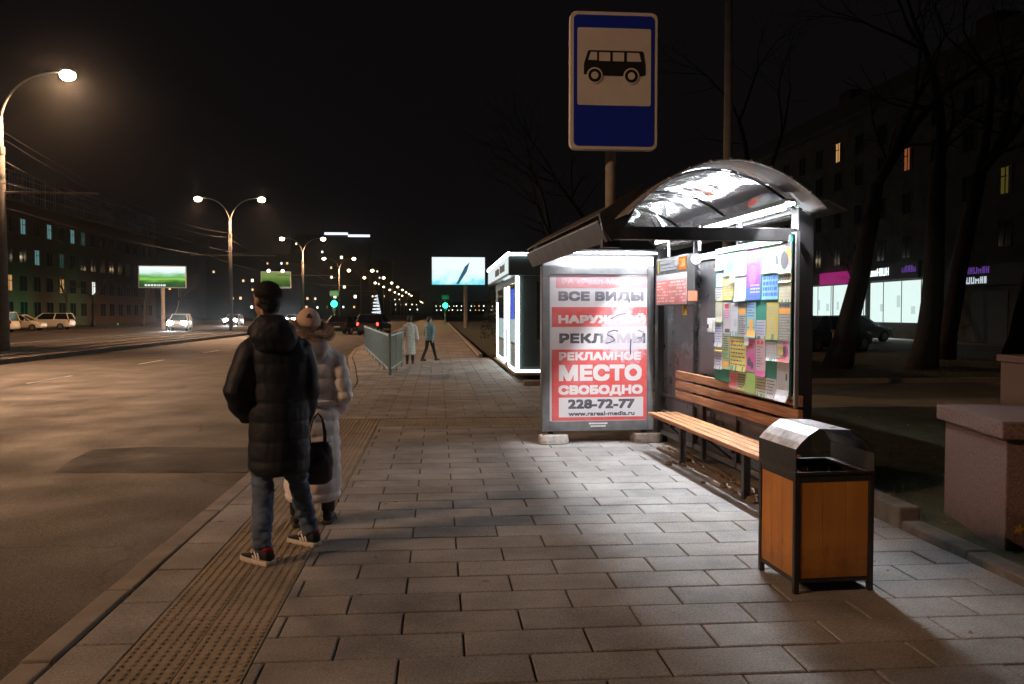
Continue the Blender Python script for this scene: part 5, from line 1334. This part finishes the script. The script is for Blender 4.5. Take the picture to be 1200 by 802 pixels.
# ================================================================== PEOPLE
SKIN = mat('skin', (.42, .25, .18), .55, var=.08, scale=20)
SKIN_M = SKIN
def remesh(mb, name, mats, parent, voxel=.012, it=4, disp=None, smooth=True):
    """voxel-unite overlapping closed lofts into one continuous skin, then relax it and push it along its normals"""
    me = bpy.data.meshes.new(name); me.from_pydata(mb.v, [], mb.f)
    bm = bmesh.new(); bm.from_mesh(me); bmesh.ops.recalc_face_normals(bm, faces=bm.faces); bm.to_mesh(me); bm.free()
    o = bpy.data.objects.new(name, me); COL.objects.link(o)
    md = o.modifiers.new('r', 'REMESH'); md.mode = 'VOXEL'; md.voxel_size = voxel
    bpy.context.view_layer.update()
    m2 = bpy.data.meshes.new_from_object(o.evaluated_get(bpy.context.evaluated_depsgraph_get()))
    o.modifiers.clear(); o.data = m2; bpy.data.meshes.remove(me); m2.name = name
    bm = bmesh.new(); bm.from_mesh(m2)
    for _ in range(it): bmesh.ops.smooth_vert(bm, verts=bm.verts, factor=.5, use_axis_x=True, use_axis_y=True, use_axis_z=True)
    bm.normal_update()
    if disp:
        mv = [(v, v.co + v.normal * disp(v.co, v.normal)) for v in bm.verts]
        for v, c in mv: v.co = c
    bm.to_mesh(m2); bm.free()
    m2.materials.clear()
    for m_ in (mats if isinstance(mats, (list, tuple)) else [mats]): m2.materials.append(m_)
    m2.polygons.foreach_set('use_smooth', [True] * len(m2.polygons)); m2.update()
    o.parent = parent
    return o
def limb(mb, pts, n=12):
    """pts (x,y,z,r) with rounded ends"""
    P = [Vector(p[:3]) for p in pts]; r = [p[3] for p in pts]
    d0 = (P[0] - P[1]).normalized(); d1 = (P[-1] - P[-2]).normalized()
    mb.tube([P[0] + d0 * r[0] * .7] + P + [P[-1] + d1 * r[-1] * .7], [r[0] * .55] + r + [r[-1] * .55], n)
def head(mb, c, yaw, s=1.0):
    """skull, jaw, nose, ears, brow, eye bulges, neck; yaw about z"""
    T = Matrix.Translation(c) @ Matrix.Rotation(yaw, 4, 'Z') @ Matrix.Scale(s, 4)
    mb.T = T
    mb.ball((0, -.012, .028), (.077, .094, .092), 20, 12)
    mb.ball((0, .022, -.045), (.058, .066, .075), 16, 10)
    mb.ball((0, .066, -.088), (.026, .024, .024), 10, 6)
    mb.tube([(0, .082, .02), (0, .104, -.02), (0, .112, -.035)], [.008, .013, .015], 8)
    mb.ball((0, .082, -.064), (.026, .016, .007), 10, 5); mb.ball((0, .080, -.078), (.024, .016, .008), 10, 5)
    for sx in (-1, 1):
        mb.ball((sx * .078, -.006, -.012), (.011, .022, .033), 10, 7)
        mb.ball((sx * .033, .072, .036), (.024, .016, .010), 8, 5)
        mb.ball((sx * .033, .073, .012), (.014, .012, .010), 8, 5)
    mb.T = None
def shoe(parent, loc, yaw, kind, L_=.29, pitch=0, roll=0):
    t = bpy.data.objects.new('shoe', None)
    T = Matrix.Translation(loc) @ Matrix.Rotation(yaw, 4, 'Z') @ Matrix.Rotation(pitch, 4, 'X')
    k = L_ / .29
    up = MB(); up.T = T
    prof = [(-.085, .028, .03, .085), (-.07, .036, .028, .105), (-.03, .040, .027, .112), (.02, .041, .026, .098), (.07, .044, .025, .072), (.12, .045, .025, .058), (.165, .038, .025, .048), (.195, .018, .027, .038)]
    vs = []; n = 14
    for (y, w, zb, zt) in prof:
        for q in range(n):
            a = 2 * math.pi * q / n; c_, s_ = math.cos(a), math.sin(a)
            vs.append((w * k * math.copysign(abs(c_) ** .7, c_), y * k, (zb + zt) / 2 + (zt - zb) / 2 * math.copysign(abs(s_) ** .8, s_)))
    up.add(vs, [(i * n + q, i * n + (q + 1) % n, (i + 1) * n + (q + 1) % n, (i + 1) * n + q) for i in range(len(prof) - 1) for q in range(n)] + [tuple(range(n - 1, -1, -1)), tuple((len(prof) - 1) * n + q for q in range(n))])
    u = up.build('shoe', kind['upper'], parent, smooth=True)
    so = MB(); so.T = T
    out = [(-.04, -.09), (.0, -.098), (.04, -.09), (.046, -.03), (.047, .06), (.052, .12), (.042, .175), (.015, .205), (-.015, .205), (-.042, .175), (-.052, .12), (-.047, .06), (-.046, -.03)]
    so.prism([(a * k, b * k) for a, b in out], .030, 'XY', 0); so.build('sole', kind['sole'], u, bevel=.008)
    if 'stripe' in kind:
        s_ = MB(); s_.T = T
        for q in range(3):
            for sx in (-1, 1):
                y0 = -.012 + q * .027
                s_.bar((sx * .0435 * k, (y0 - .012) * k, .036), (sx * .036 * k, (y0 + .016) * k, .090 - q * .010), .005, .013, up=(0, 1, .3))
        s_.build('stripes', kind['stripe'], u)
        c = MB(); c.T = T; c.tube([(0, -.045, .092), (0, -.047, .118)], [.040, .036], 14); c.build('collar', kind['collar'], u, smooth=True)
    return u
def fabric(name, col, rough=.75, scale=30):
    m = mat(name, col, rough, var=.12, scale=9, bump=.25, bscale=scale, spec=.35); return m
def puff(seam, amp, wr, z0=0.0):
    def f(c, n):
        a = 1 - abs(math.sin(math.pi * (c.z - z0 + .008 * noise.noise((c.x * 6, c.y * 6, 2))) / seam)) ** .55
        w = noise.noise((c.x * 11, c.y * 11, c.z * 7)) * wr + noise.noise((c.x * 26, c.y * 26, c.z * 14)) * wr * .5
        return -amp * a * (1 if abs(n.z) < .85 else .3) + w
    return f
# --- man in the dark coat
man = thing('person', (-1.03, 5.70, 0), R(14), 'man in long black hooded puffer coat, blue jeans and striped sneakers', 'person')
man_rot = R(14)
LF, RF = Vector((-.125, -.20, 0)), Vector((.195, .15, 0))
hy = R(30)
g = MB()
head(g, Vector((-.075, .03, 1.655)), hy)
limb(g, [(-.06, .01, 1.58, .056), (-.045, -.01, 1.50, .058), (-.02, -.01, 1.42, .07)])
g.rings([(0, 0, .80, .14, .10), (0, 0, .95, .155, .105), (0, 0, 1.15, .15, .10), (0, 0, 1.32, .17, .105), (-.02, 0, 1.43, .10, .07)], 16)
for sx, ft in ((-1, LF), (1, RF)):
    kn = Vector((sx * .105, ft.y * .30 + .03, .50)); an = Vector((ft.x, ft.y - .01, .10))
    limb(g, [(sx * .085, 0, .86, .078), (kn.x, kn.y, .5, .055), (an.x, an.y, .12, .042), (an.x, an.y + .01, .06, .04)])
    limb(g, [(an.x, an.y, .06, .035), (an.x - .05, an.y + .08, .05, .032)])
limb(g, [(-.165, -.01, 1.34, .055), (-.265, -.05, 1.10, .045), (-.23, .06, .95, .035), (-.19, .11, .89, .035)])
limb(g, [(.14, -.01, 1.34, .055), (.18, -.03, 1.10, .045), (.176, .04, .94, .035), (.165, .10, .87, .033)])
remesh(g, 'body', SKIN, man, .009, 2)
# hair
g = MB(); g.T = Matrix.Translation((-.075, .03, 1.655)) @ Matrix.Rotation(hy, 4, 'Z')
g.ball((0, -.020, .036), (.0815, .091, .090), 20, 12); g.ball((0, -.050, -.025), (.066, .052, .075), 16, 10); g.ball((0, -.035, -.01), (.079, .04, .06), 14, 8); g.ball((0, .02, .085), (.060, .056, .034), 14, 8); g.ball((0, -.048, -.075), (.054, .038, .05), 12, 8); g.T = None
M['hair'] = mat('dark_hair', (.012, .010, .009), .6, var=.3, scale=60, bump=.8, bscale=180)
remesh(g, 'hair', M['hair'], man, .008, 3, lambda c, n: .004 * noise.noise(c * 60))
hs = MB(); rh = random.Random(3); HT = Matrix.Translation((-.075, .03, 1.655)) @ Matrix.Rotation(hy, 4, 'Z')
for _ in range(5200):
    th = rh.uniform(0, 6.283); ph = math.asin(rh.uniform(-.75, 1)); nrm = Vector((math.cos(ph) * math.cos(th), math.cos(ph) * math.sin(th), math.sin(ph)))
    if nrm.y > .35 and nrm.z < .55: continue
    if nrm.z < -.1 and nrm.y > -.3: continue
    c = Vector((0, -.022, .034)) + Vector((nrm.x * .079, nrm.y * .089, nrm.z * .088)) + (Vector((0, .004, -.02)) if nrm.z < -.2 else Vector())
    d = (nrm * .55 + Vector((rh.gauss(0, .25), rh.gauss(0, .2) + .15 * max(0, nrm.z), -.75 * (1 - abs(nrm.z)) + rh.gauss(0, .2)))).normalized()
    w = d.orthogonal().normalized() * .0011; tip = c + d * rh.uniform(.010, .019)
    hs.T = HT; hs.add([c - w, c + w, tip], [(0, 1, 2)])
hs.T = None
hs.build('hair_strands', M['hair'], man, recalc=False)
# coat
cm = fabric('black_puffer', (.014, .019, .030), .6, 45)
g = MB()
g.rings([(-.0, -.0, .53, .185, .155), (0, -.0, .58, .197, .168), (0, 0, .72, .198, .17), (0, 0, .90, .195, .165), (0, 0, 1.05, .196, .158), (0, 0, 1.20, .210, .160), (0, 0, 1.31, .214, .150), (-.01, -.005, 1.39, .180, .13), (-.03, -.005, 1.45, .125, .105), (-.045, 0, 1.52, .085, .08)], 24)
limb(g, [(-.165, -.005, 1.345, .088), (-.215, -.03, 1.23, .092), (-.272, -.055, 1.08, .084), (-.245, .03, .98, .076), (-.20, .11, .90, .064)], 14)
limb(g, [(.140, -.005, 1.345, .082), (.165, -.02, 1.23, .082), (.182, -.03, 1.08, .074), (.178, .04, .96, .068), (.165, .11, .86, .060)], 14)
def coat_fold(c, n):
    q = puff(.125, .0085 if c.z < 1.02 else .0045, .004)(c, n)
    return q + .009 * noise.noise((c.x * 5, c.y * 5, c.z * 4)) + .005 * noise.noise((c.x * 9 + c.z * 6, c.y * 9, c.z * 11))
remesh(g, 'coat', cm, man, .0095, 3, coat_fold)
g = MB()     # hood lying on the shoulders
g.rings([(-.03, -.085, 1.29, .08, .035), (-.03, -.10, 1.34, .125, .062), (-.035, -.10, 1.41, .150, .082), (-.04, -.085, 1.475, .142, .086), (-.045, -.06, 1.525, .112, .080), (-.055, -.035, 1.565, .082, .062)], 20)
limb(g, [(-.155, -.03, 1.46, .045), (-.14, .06, 1.46, .045), (-.08, .11, 1.44, .04)], 10); limb(g, [(.075, -.03, 1.46, .045), (.06, .06, 1.46, .045), (0, .11, 1.44, .04)], 10)
remesh(g, 'hood', cm, man, .0095, 3, lambda c, n: .012 * noise.noise((c.x * 9, c.y * 9, c.z * 14)) + .005 * noise.noise(c * 30))
# jeans
jm = mat('blue_jeans', (.085, .13, .215), .85, var=.32, scale=11, bump=.3, bscale=160)
g = MB()
for sx, ft in ((-1, LF), (1, RF)):
    kx_, ky_ = sx * .11, ft.y * .30 + .03
    limb(g, [(sx * .085, 0, .80, .095), ((sx * .085 + kx_) / 2, ky_ * .5, .66, .090), (kx_, ky_, .50, .072), ((kx_ + ft.x) / 2, (ky_ + ft.y) / 2, .30, .066), (ft.x, ft.y - .012, .155, .060), (ft.x, ft.y - .015, .105, .058)], 14)
def crease(c, n):
    k = .008 * noise.noise((c.x * 9, c.y * 9, c.z * 22)) + .006 * noise.noise((c.x * 20, c.y * 20, c.z * 45))
    return k * (1.8 if c.z < .26 or .42 < c.z < .6 else 1.0)
remesh(g, 'jeans', jm, man, .009, 2, crease)
sn = dict(upper=fabric('sneaker_navy', (.022, .022, .030), .7, 90), sole=mat('sneaker_sole', (.62, .58, .52), .6, var=.12, scale=20), stripe=mat('sneaker_stripe', (.75, .73, .70), .6), collar=mat('sneaker_red', (.42, .02, .03), .7))
shoe(man, (LF.x, LF.y, 0), R(34), sn); shoe(man, (RF.x, RF.y, 0), R(36), sn, pitch=R(0))
# --- woman in the pale coat
wo_ = thing('person', (-.925, 6.45, 0), R(4), 'woman in long pale quilted coat with fur trimmed hood and beige hat', 'person')
g = MB()
head(g, Vector((-.03, .03, 1.475)), R(20), .95)
limb(g, [(-.02, .01, 1.40, .048), (0, 0, 1.32, .055)])
g.rings([(0, 0, .75, .14, .10), (0, 0, .95, .12, .09), (0, 0, 1.15, .13, .09), (0, 0, 1.26, .14, .09), (0, 0, 1.33, .08, .06)], 16)
WL, WR = Vector((-.115, -.02, 0)), Vector((.105, .06, 0))
for sx, ft in ((-1, WL), (1, WR)):
    limb(g, [(sx * .08, 0, .80, .075), (sx * .085, ft.y * .5 + .02, .46, .052), (ft.x, ft.y, .12, .038), (ft.x, ft.y, .06, .036)])
    limb(g, [(ft.x, ft.y, .05, .03), (ft.x, ft.y + .10, .045, .028)])
limb(g, [(-.165, 0, 1.22, .045), (-.22, -.04, 1.0, .04), (-.16, .11, .86, .032)]); limb(g, [(.165, 0, 1.22, .045), (.22, -.03, 1.0, .04), (.16, .11, .86, .032)])
remesh(g, 'body', SKIN, wo_, .009, 2)
wm = fabric('pale_lilac_quilt', (.82, .79, .81), .6, 50)
g = MB()
g.rings([(0, 0, .19, .195, .165), (0, 0, .23, .212, .178), (0, 0, .45, .207, .172), (0, 0, .65, .203, .168), (0, 0, .82, .192, .155), (0, 0, .90, .172, .135), (0, 0, .95, .172, .135), (0, 0, 1.03, .195, .148), (0, 0, 1.16, .205, .148), (0, 0, 1.25, .200, .135), (0, 0, 1.31, .15, .11), (0, 0, 1.37, .095, .09), (-.005, .01, 1.41, .078, .075)], 24)
limb(g, [(-.165, -.005, 1.24, .078), (-.215, -.03, 1.10, .078), (-.24, -.04, .98, .072), (-.19, .05, .90, .064), (-.13, .12, .86, .058)], 14)
limb(g, [(.165, -.005, 1.24, .078), (.205, -.03, 1.10, .076), (.235, -.035, .97, .070), (.195, .05, .88, .062), (.14, .12, .85, .058)], 14)
remesh(g, 'coat', wm, wo_, .0105, 3, puff(.105, .010, .008, .045))
g = MB(); g.rings([(0, 0, .895, .181, .143), (0, 0, .90, .186, .147), (0, 0, .93, .186, .147), (0, 0, .935, .181, .143)], 28); g.build('belt', wm, wo_, smooth=True, bevel=.003)
g = MB()
g.rings([(.0, -.09, 1.20, .07, .03), (.0, -.105, 1.26, .105, .055), (0, -.10, 1.33, .12, .075), (0, -.08, 1.39, .115, .085), (0, -.05, 1.43, .10, .085)], 18)
remesh(g, 'hood', fabric('hood_fabric', (.58, .52, .50), .65, 50), wo_, .010, 3, lambda c, n: .008 * noise.noise(c * 13))
fm = mat('fur_trim', (.36, .28, .21), .95, var=.5, scale=30)
g = MB(); rf = random.Random(5)
def ringp(t): return Vector((.118 * math.cos(t), -.030 + .105 * math.sin(t), 1.452 - .024 * math.cos(t) + .05 * math.sin(t)))
g.tube([ringp(2 * math.pi * k / 28) for k in range(29)], .030, 8, cap=False)
for _ in range(5200):
    t = rf.uniform(0, 6.283); c = ringp(t); a = rf.uniform(0, 6.283)
    rad = Vector((math.cos(t), math.sin(t), 0)); d = (rad * math.cos(a) + Vector((0, 0, 1)) * math.sin(a))
    d = (d + Vector((rf.gauss(0, .35), rf.gauss(0, .35), rf.gauss(-.25, .4)))).normalized()
    b = c + d * .018; tip = b + d * rf.uniform(.024, .055); s_ = d.orthogonal().normalized() * .0018
    g.add([b - s_, b + s_, tip], [(0, 1, 2)])
g.build('fur_trim', fm, wo_, recalc=False)
hm_ = fabric('beige_hat', (.58, .44, .36), .85, 60)
g = MB(); g.T = Matrix.Translation((-.03, .03, 1.475)) @ Matrix.Rotation(R(20), 4, 'Z')
g.rings([(0, -.006, -.005, .088, .098), (0, -.006, .03, .092, .102), (0, -.008, .07, .086, .094), (0, -.012, .105, .066, .072), (0, -.015, .128, .038, .042), (0, -.016, .138, .012, .014)], 22); g.T = None
hat = remesh(g, 'hat', hm_, wo_, .009, 3, lambda c, n: .003 * noise.noise(c * 35))
g = MB(); g.T = Matrix.Translation((-.03, .03, 1.475)); g.prism([(-.004, .03), (.03, .035), (.036, .075), (.018, .10), (.0, .08)], .006, 'XZ', -.100)
g.T = None; g.build('hat_patch', mat('hat_patch', (.05, .05, .05), .8), hat)
bm_ = dict(upper=mat('boot_leather', (.02, .018, .018), .45, var=.2, scale=20, bump=.2), sole=mat('boot_sole', (.03, .03, .03), .8))
for ft in (WL, WR):
    u = shoe(wo_, (ft.x, ft.y, 0), R(10) if ft.x < 0 else R(-6), bm_, .26)
    g = MB(); limb(g, [(ft.x, ft.y - .015, .10, .050), (ft.x, ft.y - .012, .17, .052), (ft.x, ft.y - .01, .25, .055)], 14); g.build('boot_shaft', bm_['upper'], u, smooth=True)
    g = MB()
    for k in range(4): g.tube([(ft.x - .03, ft.y + .036, .09 + k * .03), (ft.x + .03, ft.y + .036, .105 + k * .03)], .004, 5)
    g.tube([(ft.x + .05, ft.y + .01, .20), (ft.x + .075, ft.y, .185), (ft.x + .08, ft.y - .01, .15)], .004, 5)
    g.build('laces', bm_['sole'], u)
# handbag
hb = thing('handbag', (-.835, 6.02, .39), R(20), 'black leather handbag with two handles hanging between man and woman', 'handbag')
bl = mat('black_leather', (.014, .013, .014), .35, var=.2, scale=25, bump=.3, bscale=50)
g = MB(); g.rings([(0, 0, 0, .075, .05), (0, 0, .02, .105, .07), (0, 0, .12, .118, .075), (.005, 0, .22, .105, .06), (.01, 0, .29, .08, .03)], 18)
remesh(g, 'bag_body', bl, hb, .010, 2, lambda c, n: .008 * noise.noise(c * 16))
for yy in (-.025, .025):
    g = MB(); g.tube([(-.05, yy, .27), (-.055, yy, .36), (-.03, yy * .6, .45), (.01, 0, .49), (.04, yy * .6, .45), (.055, yy, .36), (.055, yy, .27)], .007, 8); g.build('handle', bl, hb, smooth=True)
# --- two distant walkers
def walker(loc, rz, H_, coat_col, long_, lab, seed, pants=(.012, .012, .013), stride=.2):
    s_ = H_ / 1.65
    t = thing('person', loc, rz, lab, 'person'); t.scale = (s_, s_, s_)
    f1, f2 = Vector((-.09, -stride, 0)), Vector((.09, stride, 0))
    g = MB(); head(g, Vector((0, .02, 1.52)), 0, .95); limb(g, [(0, 0, 1.43, .05), (0, 0, 1.34, .06)])
    g.rings([(0, 0, .8, .14, .1), (0, 0, 1.0, .125, .09), (0, 0, 1.25, .15, .09), (0, 0, 1.35, .09, .07)], 14)
    for sx, ft in ((-1, f1), (1, f2)):
        limb(g, [(sx * .08, 0, .82, .075), (sx * .085, ft.y * .35 + .04, .46, .052), (ft.x, ft.y, .08, .038)]); limb(g, [(ft.x, ft.y, .05, .035), (ft.x, ft.y + .13, .04, .03)])
        limb(g, [(sx * .17, 0, 1.27, .05), (sx * .24, -.02 * sx, 1.03, .04), (sx * .27, -.10 * sx, .82, .032), (sx * .275, -.12 * sx, .76, .026)])
        hx = Vector((sx * .275, -.12 * sx, .76))
        for q in range(4): limb(g, [(hx.x, hx.y - .024 + q * .016, .73, .0105), (hx.x - sx * .004, hx.y - .026 + q * .017, .665 + abs(q - 1.4) * .008, .009)], 6)
        limb(g, [(hx.x - sx * .005, hx.y + .026, .75, .011), (hx.x - sx * .018, hx.y + .045, .70, .010)], 6)
    remesh(g, 'body', SKIN, t, .011, 1)
    cmm = fabric('walker_coat', coat_col, .7, 50)
    g = MB(); z0 = .30 if long_ else .74
    g.rings([(0, 0, z0, .18, .155), (0, 0, z0 + .1, .19, .16), (0, 0, .95, .175, .14), (0, 0, 1.1, .18, .13), (0, 0, 1.25, .195, .125), (0, 0, 1.33, .14, .1), (0, 0, 1.40, .08, .075)], 20)
    for sx in (-1, 1): limb(g, [(sx * .165, 0, 1.27, .074), (sx * .235, -.02 * sx, 1.04, .066), (sx * .268, -.09 * sx, .84, .055)])
    remesh(g, 'coat', cmm, t, .013, 3, puff(.1, .008, .006))
    g = MB()
    for sx, ft in ((-1, f1), (1, f2)): limb(g, [(sx * .08, 0, .84, .09), (sx * .085, ft.y * .35 + .04, .46, .064), (ft.x, ft.y - .01, .09, .05)])
    remesh(g, 'trousers', mat('walker_trousers', pants, .8, var=.2), t, .012, 2)
    g = MB(); g.ball((0, .0, 1.55), (.088, .098, .098), 16, 10); g.ball((0, -.05, 1.50), (.075, .055, .10), 14, 8)
    remesh(g, 'hair', M['hair'], t, .011, 2)
    for ft in (f1, f2): shoe(t, (ft.x, ft.y, 0), 0, bm_, .26)
walker((-.86, 26.7, 0), R(0), 1.50, (.55, .54, .50), True, 'distant person in a long white coat walking beside the railing', 1, stride=.10)
walker((-.28, 28.3, 0), R(-42), 1.48, (.14, .28, .33), False, 'distant person in a teal jacket and black trousers striding past the railing', 2, stride=.27)


# ================================================================== HAZE ADDED FOR LAMP HALOS
hz = MB(); hz.box(-660, 660, -55, 1390, -1.6, 32)
m = bpy.data.materials.new('halo_haze'); m.use_nodes = True; nt = m.node_tree
for n in list(nt.nodes): nt.nodes.remove(n)
o = nt.nodes.new('ShaderNodeOutputMaterial'); v = nt.nodes.new('ShaderNodeVolumePrincipled')
v.inputs['Color'].default_value = (.9, .9, .9, 1); v.inputs['Density'].default_value = 0.00025; v.inputs['Anisotropy'].default_value = 0.95
nt.links.new(v.outputs[0], o.inputs['Volume'])
tag(hz.build('haze', m), 'faint haze added over the avenue to give the lamps halos', 'haze', kind='stuff')
